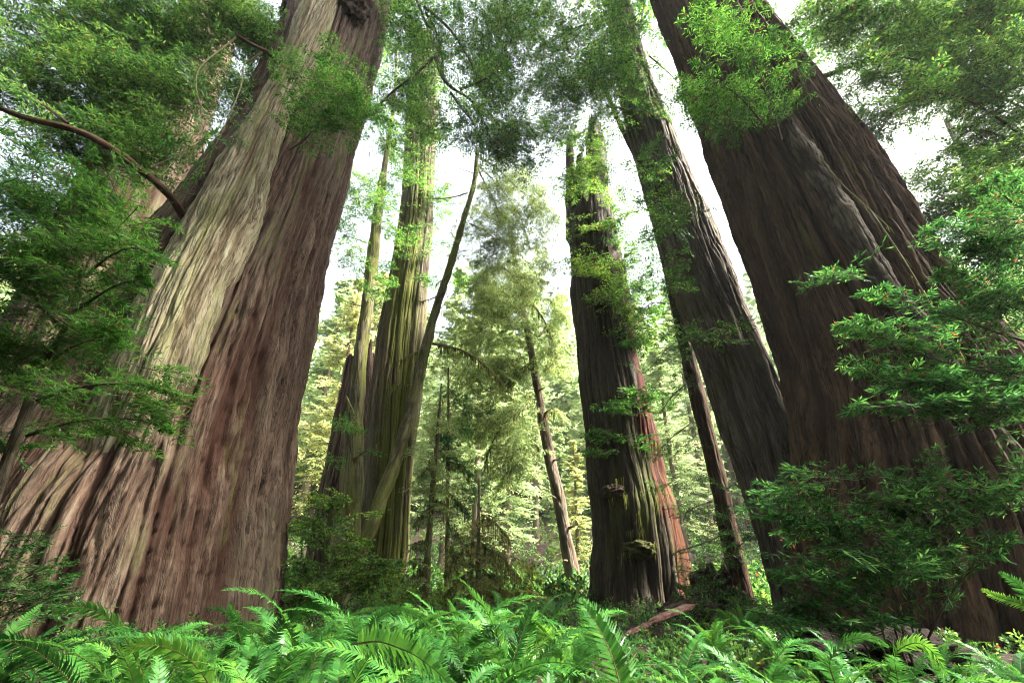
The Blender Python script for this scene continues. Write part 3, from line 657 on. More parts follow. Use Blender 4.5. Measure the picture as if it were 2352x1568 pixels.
# --- young tree at the left edge
tC = thing('young_tree', at(-15, 1130, 5.4) * np.array([1, 1, 0]), 'young dark stemmed tree with dense fine green leaves at the left edge', 'tree')
pC = pxpath([(-95, 1480, 5.6), (-10, 1110, 5.5), (40, 1010, 5.4), (64, 930, 5.3), (85, 870, 5.3), (120, 815, 5.2), (160, 740, 5.1), (185, 650, 5.0), (190, 600, 5)], 40)
pC = np.vstack([np.array([[pC[0][0] - .15, pC[0][1], 0.0]]), pC])
limb_obj('trunk', pC, .085, .02, M_twig, tC, 12, 3)
cC = Crown()
brC = [pxpath(p, 14) for p in (
    [(185, 650, 5), (230, 600, 4.9), (300, 560, 4.8), (380, 600, 4.7)], [(190, 600, 5), (160, 540, 5), (90, 480, 4.9), (20, 460, 4.9)], [(150, 760, 5.1), (90, 700, 5), (40, 640, 5), (-20, 600, 5)],
    [(120, 815, 5.2), (60, 800, 5.2), (20, 780, 5.1), (-20, 790, 5)], [(165, 720, 5.1), (210, 690, 5), (270, 650, 4.9), (340, 640, 4.8)], [(64, 930, 5.3), (120, 900, 5.2), (230, 880, 5), (330, 880, 4.8), (420, 910, 4.7)],
    [(40, 1010, 5.4), (110, 980, 5.3), (210, 960, 5.1), (330, 960, 5), (400, 990, 4.9)], [(64, 930, 5.3), (50, 880, 5.3), (30, 850, 5.2), (-20, 830, 5.2)], [(190, 600, 5), (200, 530, 5), (220, 470, 4.9), (250, 440, 4.9)], [(185, 650, 5), (140, 600, 5.1), (110, 560, 5.1), (60, 540, 5.1)], [(90, 860, 5.3), (150, 800, 5.3), (210, 780, 5.2), (270, 760, 5.1)])]
for i, p in enumerate(brC): limb_obj('branch', p, .022, .005, M_twig, tC, 6, i + 40)
for p in brC: spray_along(cC, p, .15, 22, .46, 7, 7, .11, .0125, .0)
fill(cC, [(40, 860, 60, 50, 5.2, 12), (110, 940, 60, 40, 5.2, 10), (20, 1000, 50, 40, 5.3, 10), (150, 480, 180, 90, 4.9, 58), (270, 540, 110, 90, 4.9, 16), (60, 560, 110, 80, 4.9, 35), (110, 640, 130, 80, 5, 35), (230, 640, 110, 60, 5, 8), (40, 720, 90, 70, 5, 20), (200, 770, 110, 70, 5.2, 13), (60, 800, 90, 60, 5.2, 13), (200, 730, 70, 40, 5, 3), (60, 420, 110, 50, 5, 26), (200, 450, 100, 40, 5, 22), (310, 900, 80, 45, 4.8, 10), (340, 960, 70, 35, 4.9, 5)], .5, 7, 7, .115, .0125, .0, .2)
cC.build('crown', tC, M_leafv, M_twig)

# --- the massive dark redwood: vivid tuft high up, mossy twig
cR = Crown()
brR = [pxpath([(1790, 330, 8.2), (1740, 270, 7.9), (1700, 220, 7.6), (1650, 190, 7.3)], 12), pxpath([(1800, 340, 8.2), (1770, 230, 7.8), (1740, 150, 7.5), (1700, 90, 7.3)], 12), pxpath([(1850, 190, 9.6), (1920, 165, 9.4), (2000, 135, 9.2), (2060, 122, 9.1), (2110, 118, 9)], 14),
       pxpath([(1860, 310, 8.3), (1900, 390, 8.1), (1960, 450, 7.9), (2010, 490, 7.8), (2060, 540, 7.7)], 14)]
brR.append(pxpath([(1990, 470, 7.75), (2080, 600, 7.5), (2160, 740, 7.3), (2230, 850, 7.1)], 14))
for i, p in enumerate(brR):
    b_ = limb_obj('branch', p, (.03, .03, .10, .025, .02)[i], (.008, .008, .03, .012, .01)[i], M_dark if i < 3 else M_olive, tR, 7, i + 60)
    if i > 2: moss_on(b_, tR, p, .1, 70, .26, .025)
spray_along(cR, brR[0], .2, 20, .7, 7, 6, .13, .022, .05); spray_along(cR, brR[1], .2, 22, .7, 7, 6, .13, .022, .05)
fill(cR, [(1690, 110, 90, 80, 7.6, 20), (1640, 170, 70, 90, 7.5, 12), (1740, 190, 80, 70, 7.7, 16), (1660, 40, 60, 50, 7.8, 8), (1800, 240, 50, 40, 8, 5), (1620, 240, 50, 40, 7.7, 3), (1780, 120, 40, 50, 8.2, 5)], .66, 7, 6, .17, .024, .05, .25)
cR.build('foliage_tuft', tR, M_tuft, M_twig)
mp_ = None

# --- the grey brown redwood: green canopy reaching left
cR1 = Crown()
brR1 = [pxpath([(1400, 60, 13), (1350, 50, 12.6), (1290, 80, 12.3), (1230, 120, 12)], 12), pxpath([(1420, 160, 13), (1370, 130, 12.6), (1310, 170, 12.3), (1270, 240, 12)], 12), pxpath([(1440, 260, 13), (1400, 230, 12.6), (1360, 280, 12.3), (1340, 350, 12)], 12),
        pxpath([(1500, 420, 12.8), (1530, 470, 12.3), (1560, 540, 12), (1590, 580, 11.8)], 10), pxpath([(1480, 120, 13), (1530, 160, 12.8), (1575, 210, 12.6)], 8)]
for i, p in enumerate(brR1): limb_obj('branch', p, .05, .01, M_dark, tR1, 6, i + 70)
for p in brR1: spray_along(cR1, p, .15, 20, .95, 7, 5, .18, .034, .12)
fill(cR1, [(1250, 210, 50, 50, 12.6, 18), (1290, 240, 60, 60, 12.6, 30), (1350, 140, 90, 60, 12.4, 47), (1420, 160, 60, 60, 12, 17), (1330, 30, 110, 60, 12.5, 68), (1400, 110, 80, 80, 12.3, 30), (1290, 130, 90, 60, 12.5, 40), (1340, 220, 80, 70, 12.4, 40), (1430, 230, 60, 80, 12.1, 20), (1250, 60, 60, 70, 12.8, 26), (1390, 320, 60, 70, 12.6, 13), (1300, 310, 40, 50, 12.6, 9), (1440, 60, 60, 50, 12, 16), (1480, 380, 40, 60, 12, 13), (1540, 520, 40, 60, 11.8, 14), (1330, 400, 50, 40, 13, 8), (1600, 750, 60, 30, 11.5, 8), (1530, 640, 30, 50, 12, 8)], 1.05, 7, 6, .18, .032, .08, .25)
cR1.build('crown', tR1, M_leaf, M_twig)

# --- the broken redwood: yellow green sprouts all over its upper right side
cS2 = Crown(); cS3 = Crown()
fill(cS2, [(1375, 350, 36, 60, 16.6, 19), (1360, 450, 55, 60, 16, 29), (1400, 520, 50, 60, 15.9, 29), (1330, 520, 35, 60, 15.9, 10), (1310, 330, 16, 40, 16.5, 6), (1332, 400, 22, 40, 16.4, 8), (1400, 620, 60, 60, 15.7, 34), (1350, 600, 40, 50, 15.7, 14), (1420, 720, 55, 50, 15.6, 24), (1360, 690, 30, 40, 15.6, 6)], .8, 7, 5, .18, .036, .12)
fill(cS3, [(1450, 560, 45, 70, 15.8, 24), (1460, 660, 50, 60, 15.6, 26), (1460, 800, 45, 50, 15.5, 18), (1470, 900, 45, 50, 15.4, 18), (1440, 930, 40, 25, 15.2, 11), (1410, 990, 28, 18, 15.2, 5), (1405, 1050, 30, 25, 15.1, 7), (1490, 730, 40, 70, 15.6, 18), (1480, 1000, 30, 30, 15.3, 7)], .7, 6, 5, .18, .038, .08)
cS2.build('crown', tS, M_spr, M_twig); cS3.build('foliage_tuft', tS, M_leafv, M_twig)

# --- the mossy redwood and the slender tree: thin leaves around the upper trunk
cM = Crown()
fill(cM, [(950, 330, 60, 60, 19.5, 18), (930, 440, 60, 60, 19.5, 24), (1000, 430, 50, 60, 19.5, 18), (980, 560, 60, 50, 19.4, 18), (1010, 640, 50, 40, 19.4, 15), (900, 590, 40, 40, 19.6, 8), (1000, 250, 50, 50, 20, 14), (960, 200, 60, 40, 20, 14), (880, 700, 30, 50, 19.8, 7)], 1.0, 7, 5, .22, .042, .12)
cM.build('crown', tM, M_leaf, M_twig)
cE = Crown()
fill(cE, [(850, 420, 50, 60, 18.5, 25), (880, 300, 40, 60, 18.6, 24), (790, 520, 50, 50, 18.4, 24), (820, 600, 40, 40, 18.3, 15), (905, 210, 40, 60, 19, 21), (890, 120, 40, 60, 19, 21), (870, 470, 40, 50, 18.2, 14), (800, 440, 30, 40, 18.5, 8), (870, 640, 30, 40, 18.2, 7)], 1.0, 7, 5, .20, .04, .12)
for i, p in enumerate((pxpath([(852, 700, 18.9), (820, 705, 18.6), (790, 695, 18.4), (770, 672, 18.2)], 8), pxpath([(845, 560, 19), (810, 545, 18.6), (785, 540, 18.4)], 8))):
    limb_obj('branch', p, .04, .012, M_olive, tE, 6, 80 + i); spray_along(cE, p, .5, 8, .4, 6, 5, .1, .025, .1)
for p_ in ([(790, 900, 18.6), (815, 950, 18.3), (832, 1000, 18.1)], [(800, 1060, 18.5), (850, 1030, 18), (880, 1010, 17.6)]):
    p = pxpath(p_, 8); moss_on(limb_obj('branch', p, .04, .015, M_olive, tE, 6, 90), tE, p, 0, 60, .4, .05)
cE.build('crown', tE, M_leaf, M_twig)

# --- the leaning sapling: mossy side branches and a drooping fan at the top
cG = Crown()
brG = [pxpath([(985, 788, 15.4), (1030, 795, 15.2), (1075, 808, 15), (1115, 838, 14.9), (1145, 870, 14.8), (1165, 890, 14.7)], 18), pxpath([(972, 800, 15.4), (945, 815, 15.2), (918, 828, 15.1), (905, 838, 15)], 10), pxpath([(948, 885, 15.4), (930, 886, 15.2), (905, 882, 15.1), (895, 892, 15)], 9),
       pxpath([(1030, 655, 15.4), (1010, 680, 15.2), (985, 690, 15.1), (955, 695, 15)], 9), pxpath([(1040, 620, 15.4), (1015, 645, 15.2), (995, 658, 15.1)], 7), pxpath([(1082, 440, 15.4), (1040, 455, 15.2), (990, 458, 15), (945, 455, 14.9)], 12),
       pxpath([(1094, 362, 15.4), (1130, 375, 15.2), (1165, 408, 15), (1200, 445, 14.9), (1240, 462, 14.8)], 14), pxpath([(1094, 380, 15.4), (1115, 425, 15.1), (1140, 465, 14.9), (1155, 530, 14.8)], 12), pxpath([(1095, 375, 15.4), (1130, 410, 15.1), (1170, 455, 14.9), (1200, 500, 14.8), (1215, 560, 14.7)], 14), pxpath([(1070, 510, 15.4), (1110, 528, 15.2), (1140, 545, 15), (1150, 580, 14.9)], 10), pxpath([(1092, 400, 15.4), (1065, 390, 15.2), (1040, 382, 15.1)], 8), pxpath([(1097, 350, 15.4), (1075, 300, 15.3), (1065, 250, 15.2)], 8)]
for i, p in enumerate(brG):
    b_ = limb_obj('branch', p, (.055, .045, .04, .04, .03, .035, .05, .04, .035, .035, .02, .03)[i], .012, M_olive, tG, 7, 100 + i)
    if i < 6: moss_on(b_, tG, p, .1, (200, 130, 90, 90, 50, 60)[i], (.5, .38, .3, .3, .3, .12)[i], .045)
for p in brG[6:9]: spray_along(cG, p, .25, 24, .85, 7, 5, .16, .024, .35)
fill(cG, [(1150, 400, 60, 50, 15.2, 50), (1120, 480, 60, 60, 15.6, 64), (1180, 620, 60, 70, 15.4, 74), (1100, 700, 50, 60, 15.8, 43), (1190, 470, 60, 60, 15, 64), (1220, 540, 40, 70, 14.9, 53), (1150, 560, 60, 60, 15.2, 53), (1220, 420, 40, 40, 15.2, 26), (1110, 600, 50, 50, 15.6, 27)], .7, 7, 5, .17, .024, .5)
cG.build('crown', tG, M_hem, M_twig)

# --- the leaning brown trunk: drooping hemlock like foliage
cH = Crown()
brH = [pxpath(p, 10) for p in ([(1200, 720, 20), (1170, 690, 19.5), (1130, 700, 19), (1095, 760, 18.6)], [(1225, 830, 20), (1190, 850, 19.6), (1165, 885, 19.3)], [(1190, 660, 20), (1215, 690, 19.4), (1260, 740, 19), (1280, 830, 18.8)], [(1232, 930, 20), (1180, 945, 19.5), (1130, 1000, 19), (1110, 1090, 18.8)], [(1250, 1030, 20), (1205, 1015, 19.6), (1170, 1050, 19.3)], [(1185, 640, 20), (1150, 600, 19.4), (1110, 620, 19), (1070, 680, 18.7)], [(1238, 960, 20), (1275, 930, 19.6), (1298, 960, 19.4)])]
for i, p in enumerate(brH):
    moss_on(limb_obj('branch', p, .06, .012, M_olive, tH, 6, 120 + i), tH, p, .1, 70, .9, .06); spray_along(cH, p, .3, 22, 1.1, 8, 7, .12, .024, .5)
fill(cH, [(1060, 800, 60, 60, 20, 50), (1130, 800, 60, 70, 19.8, 76), (1100, 900, 60, 70, 19.6, 63), (1130, 980, 50, 60, 19.5, 63), (1190, 720, 60, 60, 19.8, 76), (1150, 640, 70, 50, 20, 76), (1110, 720, 60, 60, 19.6, 63), (1190, 610, 50, 60, 20, 63), (1270, 700, 30, 40, 19.4, 26), (1275, 780, 30, 50, 19.3, 30), (1265, 840, 18, 30, 19.2, 9), (1180, 780, 30, 50, 19.4, 27), (1170, 870, 35, 50, 19.4, 30), (1190, 960, 35, 60, 19.3, 38), (1180, 1050, 40, 50, 19.2, 42), (1140, 850, 30, 40, 19.6, 23)], 1.0, 7, 5, .22, .032, .6)
cH.build('crown', tH, M_hem, M_twig)

for i, (x_, y_, dx_, dy_) in enumerate(((1232, 900, 16, -10), (1246, 985, -16, -8), (1262, 1060, 18, -6), (1284, 1150, -14, -12), (1300, 1215, 16, -8), (1312, 1290, -14, -4), (1222, 850, -14, -10))):
    limb_obj('dead_stub', pxpath([(x_, y_, 20), (x_ + dx_, y_ + dy_, 19.6), (x_ + 1.5 * dx_, y_ + 1.2 * dy_, 19.4)], 6), .07, .015, M_thin, tH, 6, 160 + i)
# --- the slim redwood: wispy sprays
cK = Crown()
brK = [pxpath(p, 10) for p in ([(1600, 960, 14.5), (1570, 985, 14.1), (1530, 1010, 13.8), (1500, 1060, 13.6)], [(1640, 1150, 14.5), (1600, 1160, 14.1), (1560, 1190, 13.8)], [(1560, 780, 14.5), (1530, 800, 14.2), (1490, 850, 14)], [(1655, 1230, 14.5), (1610, 1250, 14), (1540, 1270, 13.6)], [(1580, 880, 14.5), (1550, 900, 14.1), (1515, 950, 13.9)], [(1670, 1290, 14.5), (1700, 1250, 14), (1725, 1230, 13.7)], [(1535, 700, 14.5), (1500, 690, 14.2), (1465, 720, 14)], [(1650, 1130, 14.5), (1690, 1110, 14.1), (1715, 1120, 13.9)])]
for i, p in enumerate(brK): limb_obj('branch', p, .028, .006, M_twig, tK, 5, 140 + i)
for p in brK: spray_along(cK, p, .1, 16, .7, 6, 5, .085, .016, .25)
fill(cK, [(1530, 760, 40, 60, 14.2, 22), (1545, 870, 40, 60, 14, 24), (1560, 1080, 50, 70, 14.2, 24), (1600, 1150, 40, 70, 14, 20), (1590, 800, 25, 60, 14, 14), (1610, 1260, 60, 40, 14, 20), (1690, 1210, 30, 70, 13.8, 12), (1580, 640, 30, 50, 14, 8)], .6, 7, 5, .085, .016, .2)
cK.build('crown', tK, M_leafb, M_twig)

# --- conifers draped in moss between the mossy redwood and the leaning brown trunk
def draped(name, label, rows, Y, mat, limbs, spots, lm, seed, n3=7, ll=.11):
    t = thing(name, at((rows[-1][1] + rows[-1][2]) / 2, rows[-1][0], Y) * np.array([1, 1, 0]), label, 'tree', 'moss draped conifers')
    make_trunk('trunk', rows, Y, M_olive, t, nth=40, ns=140, ribs=((5, 1, .012), (14, 3, .006)), lump=.02, lump_f=2, seed=seed, up=.5, rscale=1)
    c = Crown()
    for i, p_ in enumerate(limbs):
        p = pxpath(p_, 10); moss_on(limb_obj('branch', p, .026, .007, M_olive, t, 5, seed + i), t, p, .05, 95, .5, .045)
        spray_along(c, p, .15, 16, .6, n3, 5, ll, .02, .45)
    fill(c, spots, .8, n3, 6, ll, .021, .5)
    c.build('crown', t, lm, M_twig)
    return t
draped('mossy_conifer', 'small conifer with a bare lower trunk right beside the mossy redwood', [(900, 1010, 1014), (1000, 1000, 1010), (1144, 985, 998), (1298, 972, 989), (1432, 965, 985)], 16, M_olive,
       [[(990, 1160, 16), (970, 1180, 15.7), (955, 1200, 15.5)], [(985, 1240, 16), (960, 1245, 15.7), (950, 1250, 15.6)], [(978, 1320, 16), (955, 1322, 15.7), (945, 1325, 15.5)], [(992, 1150, 16), (1020, 1155, 15.7), (1035, 1170, 15.5)], [(978, 1300, 16), (960, 1280, 15.7), (948, 1285, 15.6)], [(970, 1400, 16), (950, 1415, 15.8), (938, 1430, 15.6)], [(1003, 1060, 16), (980, 1075, 15.7), (965, 1100, 15.5)]],
       [(1005, 1000, 40, 40, 16, 26), (985, 1070, 40, 40, 16, 26), (1010, 1110, 35, 30, 15.8, 18), (1010, 930, 25, 35, 16.2, 14)], M_hem, 200)
draped('mossy_conifer', 'thin straight conifer stem with drooping feathery boughs, right of its bare trunked neighbour', [(860, 1028, 1032), (960, 1026, 1033), (1100, 1024, 1033), (1316, 1021, 1031), (1410, 1020, 1032)], 18, M_olive,
       [[(1029, 1130, 18), (1055, 1150, 17.7), (1080, 1185, 17.5)], [(1028, 1200, 18), (1050, 1220, 17.7), (1068, 1250, 17.5)], [(1028, 1060, 18), (1055, 1065, 17.7), (1085, 1090, 17.5)], [(1027, 1250, 18), (1045, 1265, 17.8), (1055, 1290, 17.6)], [(1029, 1020, 18), (1005, 1035, 17.7), (985, 1065, 17.5)]],
       [(1030, 960, 40, 40, 18, 24), (1050, 1030, 45, 40, 18, 28), (1030, 890, 25, 40, 18, 14), (1080, 1090, 35, 40, 17.8, 22), (1000, 1010, 30, 40, 18, 18)], M_leafb, 230)
draped('mossy_conifer', 'low bushy conifer dripping with olive moss just above the ferns', [(1130, 1098, 1102), (1220, 1095, 1103), (1320, 1092, 1104), (1420, 1090, 1106)], 15, M_olive,
       [[(1098, 1180, 15), (1140, 1195, 14.7), (1175, 1250, 14.5)], [(1098, 1240, 15), (1060, 1260, 14.6), (1020, 1320, 14.4)], [(1098, 1250, 15), (1150, 1270, 14.6), (1200, 1340, 14.4)], [(1098, 1300, 15), (1050, 1330, 14.6), (1010, 1385, 14.4)], [(1098, 1300, 15), (1140, 1330, 14.6), (1170, 1400, 14.4)]],
       [(1100, 1190, 45, 45, 15, 17), (1075, 1260, 55, 40, 14.8, 22), (1150, 1270, 60, 45, 14.8, 23), (1060, 1340, 60, 40, 14.6, 22), (1130, 1350, 60, 45, 14.5, 25), (1200, 1360, 35, 30, 14.6, 8)], M_olv, 260, 8, .10)

# --- huckleberry and undergrowth in front of the mossy redwood
def shrub(name, label, base, stems, spots, leafm, L2, ll, lw, seed, n3=6, n4=6, cat='shrub', r=.012, hang=0.0, group=None):
    t = thing(name, base * np.array([1, 1, 0]), label, cat, group); c = Crown()
    for i, p_ in enumerate(stems):
        q = pxpath(p_, 10); q = np.vstack([q[0] * np.array([1, 1, 0]) - Z * .05, q])
        limb_obj('stem', q, r, r * .35, M_twig, t, 5, seed + i)
        spray_along(c, q, .35, 14, L2, n3, n4, ll, lw, hang)
    if spots: fill(c, spots, L2, n3, n4, ll, lw, hang)
    c.build('foliage', t, leafm, M_twig)
    return t
shrub('huckleberry_bush', 'bright green leafy bush at the foot of the broken reddish trunk', at(760, 1400, 13.5), [[(770, 1390, 13.5), (750, 1300, 13.4), (740, 1210, 13.3), (775, 1150, 13.2)], [(780, 1390, 13.5), (800, 1320, 13.4), (810, 1250, 13.3)], [(740, 1390, 13.5), (710, 1330, 13.4), (690, 1290, 13.3)], [(790, 1390, 13.3), (850, 1340, 13.2), (885, 1290, 13)]],
      [(760, 1150, 50, 25, 13.3, 10), (745, 1220, 60, 25, 13.2, 13), (800, 1240, 40, 30, 13.2, 8), (760, 1300, 90, 40, 13, 25), (720, 1350, 60, 35, 12.8, 16), (850, 1300, 50, 40, 12.8, 12), (800, 1350, 60, 35, 12.7, 12)], M_spr, .6, .10, .045, 300, 6, 6)
shrub('huckleberry_bush', 'small bright leaved bush touching the leaning sapling low down', at(880, 1400, 14), [[(880, 1390, 14), (900, 1340, 13.9), (890, 1290, 13.8)], [(890, 1390, 14), (930, 1370, 13.9), (950, 1350, 13.8)]],
      [(900, 1370, 60, 25, 13.4, 10), (960, 1385, 50, 20, 13.4, 6), (850, 1180, 26, 16, 14, 3)], M_leafy, .4, .075, .04, 320, 5, 5)
shrub('evergreen_bush', 'fresh green bush hugging the right edge of the reddish giant', at(700, 1400, 16), [[(700, 1390, 16), (705, 1300, 16), (715, 1200, 15.9), (730, 1120, 15.8)], [(690, 1390, 16), (690, 1300, 16), (700, 1180, 16)]],
      [(700, 1180, 30, 40, 16, 7), (690, 1260, 30, 60, 16, 8), (690, 1360, 30, 40, 15.8, 8), (740, 1040, 50, 50, 17, 7), (720, 1100, 40, 50, 17, 7), (780, 980, 40, 40, 17.5, 4), (850, 1010, 40, 40, 17, 4)], M_leafv, .7, .12, .026, 340)
shrub('evergreen_bush', 'low leafy tangle at the foot of the slim dark trunk', at(1640, 1430, 11.5), [[(1640, 1430, 11.5), (1640, 1370, 11.4), (1620, 1320, 11.3)], [(1660, 1430, 11.5), (1690, 1380, 11.4), (1700, 1340, 11.3)], [(1620, 1430, 11.5), (1590, 1390, 11.3), (1560, 1340, 11.2)]],
      [(1640, 1400, 70, 40, 11.2, 16), (1700, 1380, 50, 50, 11, 12), (1600, 1360, 50, 40, 11.2, 9), (1660, 1330, 40, 40, 11.4, 6)], M_leaf, .45, .07, .022, 360)

# --- redwood sprouts and low boughs at the right
tO = shrub('redwood_sprout', 'dense dark green bush of feathery shoots at the foot of the massive dark redwood', at(2080, 1480, 6.0), [[(2040, 1490, 6), (1980, 1300, 5.8), (1900, 1180, 5.6), (1820, 1130, 5.4)], [(2060, 1490, 6), (2040, 1250, 5.7), (2080, 1120, 5.5), (2180, 1070, 5.3)], [(2100, 1490, 6), (2160, 1280, 5.6), (2260, 1150, 5.4), (2360, 1080, 5.2)], [(2040, 1490, 5.8), (1950, 1400, 5.5), (1860, 1340, 5.3), (1790, 1320, 5.2)], [(2000, 1490, 5.8), (1900, 1420, 5.5), (1830, 1410, 5.4)], [(2080, 1490, 5.8), (2060, 1350, 5.5), (2000, 1230, 5.3), (1930, 1190, 5.1)], [(2120, 1490, 5.8), (2180, 1360, 5.5), (2250, 1270, 5.3), (2330, 1220, 5.2)]],
      [(1850, 1130, 110, 40, 5.6, 9), (1960, 1150, 110, 60, 5.5, 12), (2080, 1150, 120, 60, 5.5, 12), (2210, 1110, 100, 60, 5.4, 10), (2320, 1080, 80, 60, 5.3, 7), (1860, 1230, 100, 60, 5.5, 10), (1980, 1260, 110, 60, 5.4, 13), (2100, 1250, 100, 60, 5.4, 10), (1880, 1330, 90, 60, 5.4, 9), (2000, 1350, 90, 50, 5.4, 7), (2230, 1210, 100, 50, 5.4, 5), (1820, 1400, 60, 50, 5.5, 4), (1960, 1420, 80, 40, 5.4, 3), (2280, 1010, 80, 50, 5.4, 6)], M_leafb, .5, .115, .0155, 400, 7, 7, 'bush', .014, .03)
tY = thing('young_redwood', at(2480, 1450, 5.6) * np.array([1, 1, 0]), 'young redwood reaching in from the right edge with flat feathery boughs', 'tree')
pY = pxpath([(2540, 1480, 5.6), (2500, 1200, 5.5), (2450, 900, 5.4), (2410, 600, 5.4), (2380, 400, 5.4)], 24); pY = np.vstack([pY[0] * np.array([1, 1, 0]), pY])
limb_obj('trunk', pY, .08, .02, M_twig, tY, 10, 500)
cY = Crown()
brY = [pxpath(p, 16) for p in ([(2440, 880, 5.4), (2300, 860, 5.3), (2150, 830, 5.2), (2030, 780, 5.1), (1930, 720, 5)], [(2460, 960, 5.4), (2330, 900, 5.3), (2180, 880, 5.2), (2060, 880, 5.1), (1980, 840, 5)], [(2470, 1020, 5.4), (2350, 950, 5.2), (2200, 930, 5.1), (2050, 930, 5), (1930, 945, 4.9)], [(2425, 720, 5.4), (2330, 690, 5.3), (2240, 650, 5.3), (2160, 620, 5.2)], [(2415, 640, 5.4), (2330, 600, 5.4), (2240, 560, 5.3)], [(2440, 800, 5.4), (2330, 780, 5.4), (2230, 740, 5.3), (2100, 700, 5.2), (1990, 660, 5.1)], [(2395, 500, 5.4), (2330, 470, 5.4), (2270, 420, 5.4)], [(2430, 780, 5.4), (2360, 720, 5.5), (2300, 640, 5.5), (2260, 560, 5.6)], [(2400, 560, 5.4), (2330, 540, 5.3), (2220, 540, 5.3), (2130, 520, 5.3)])]
for i, p in enumerate(brY): limb_obj('branch', p, .02, .004, M_twig, tY, 6, 510 + i)
for i, p in enumerate(brY): spray_along(cY, p, .15, 24, .5, 7, 7, .115, .015, .04)
fill(cY, [(2150, 860, 90, 60, 5.2, 20), (2030, 770, 60, 70, 5.1, 12), (2290, 690, 70, 70, 5.3, 20), (2300, 880, 70, 60, 5.2, 18), (2230, 930, 90, 30, 5.1, 14), (1960, 640, 50, 30, 5.2, 4), (2270, 560, 80, 60, 5.3, 16)], .5, 7, 7, .115, .015, .03, .2)
cY.build('crown', tY, M_leafb, M_twig)
# overhanging tree, its trunk beyond the right edge
ROWS_W = [(340, 2196, 2210), (400, 2222, 2240), (480, 2275, 2296), (560, 2328, 2352), (680, 2408, 2436), (900, 2550, 2585)]
tW = thing('faint_tree', at(2800, 1380, 24) * np.array([1, 1, 0]), 'faint thin pale trunk crossing the bright gap at the right edge', 'tree')
make_trunk('trunk', ROWS_W, 24, M_grey, tW, nth=40, ns=120, ribs=((3, .5, .03),), lump=.05, seed=141, up=4)
tV = thing('overhanging_tree', np.array([15.5, 2.0, 0]), 'tree beyond the right edge whose leafy boughs fill the top right corner', 'tree')
pV = np.stack([15.5 - .02 * np.linspace(0, 34, 60), np.full(60, 2.0), np.linspace(-.3, 34, 60)], 1)
limb_obj('trunk', pV, .6, .15, M_dark, tV, 24, 600)
cV = Crown()
brV = [pxpath(p, 14) for p in ([(2420, 330, 9.6), (2300, 210, 9), (2180, 140, 8.6), (2060, 120, 8.4), (1960, 130, 8.3)], [(2440, 420, 9.6), (2330, 300, 9), (2200, 170, 8.6), (2120, 200, 8.4), (2010, 290, 8.3)], [(2450, 480, 9.6), (2350, 330, 9.2), (2250, 240, 9), (2190, 310, 8.8), (2150, 400, 8.7)], [(2400, 160, 9.6), (2300, 90, 9), (2180, 40, 8.8), (2060, 20, 8.7)], [(2400, 240, 9.6), (2280, 130, 9.2), (2130, 80, 8.9), (1990, 60, 8.8)], [(2470, 620, 9.6), (2380, 500, 9.8), (2290, 420, 10), (2220, 350, 10)])]
brV = [np.vstack([np.array([[15.4, 2.0, p[0][2] - 1.5], [13.6, p[0][1] * .4 + 1.2, p[0][2] - .9]]), p]) for p in brV]
def resample(P, n, k):
    q = np.concatenate([[0], np.cumsum(np.linalg.norm(np.diff(P, axis=0), axis=1))]); t = np.linspace(0, q[-1], n)
    return smooth1(np.stack([np.interp(t, q, P[:, i]) for i in range(3)], 1), k)
brV = [resample(p, 44, 3) for p in brV]
for i, p in enumerate(brV): limb_obj('branch', p, (.07, .07, .08, .05, .05, .1)[i], .015, M_dark, tV, 7, 610 + i)
for p in brV[:5]: spray_along(cV, p, .45, 26, .9, 7, 5, .17, .032, .12)
fill(cV, [(1930, 110, 70, 40, 8.8, 16), (2090, 240, 70, 50, 8.8, 18), (2180, 400, 60, 50, 9.2, 22), (2060, 420, 50, 40, 9.2, 10), (1960, 210, 50, 30, 8.8, 8), (2290, 540, 60, 50, 9.6, 22), (2150, 40, 150, 50, 8.8, 151), (2290, 80, 90, 80, 9, 151), (2000, 40, 110, 50, 8.8, 82), (2240, 170, 110, 60, 8.8, 111), (2310, 270, 60, 80, 9.2, 82), (2110, 110, 80, 40, 8.6, 50), (1880, 40, 70, 40, 8.9, 42), (2260, 330, 60, 50, 9.2, 35), (2330, 400, 40, 60, 9.4, 42), (2040, 200, 70, 30, 8.6, 19), (1990, 270, 60, 30, 8.6, 14), (2170, 490, 60, 30, 9, 22), (2230, 460, 60, 40, 9, 22), (2000, 330, 40, 30, 9, 11), (1830, 90, 40, 40, 9, 16)], .95, 7, 6, .17, .032, .06, .25)
cV.build('crown', tV, M_leaf, M_twig)
# the upper crowns of the great trees, above what the picture shows
def top_crown(t, axis_pts, rad, k):
    c = Crown(); P = np.array(axis_pts, float); q = RNG.random(k)
    o = np.stack([np.interp(q, np.linspace(0, 1, len(P)), P[:, i]) for i in range(3)], 1)
    a = RNG.uniform(0, 6.283, k); d = norm(np.stack([np.cos(a), np.sin(a), RNG.normal(-.1, .2, k)], 1)); L = rad * RNG.uniform(.5, 1.1, k)
    c.sticks(o, d, L, .05); n = norm(Z + RNG.normal(0, .3, (k, 3)))
    shoots(c, o, d, n, L, 12, 9, .45, .13, .15, .35, .25, .015)
    c.build('upper_crown', t, M_leaf, M_twig)
top_crown(tR, [axR[-1] + [0, 0, -1], axR[-1] + [-1, 0, 14]], 6.5, 130)
top_crown(tA, [axA[-1] + [0, 0, -1], axA[-1] + [1, 0, 12]], 5.5, 90)
top_crown(tV, [[15.2, .5, 22], [15, .5, 38]], 7, 170)
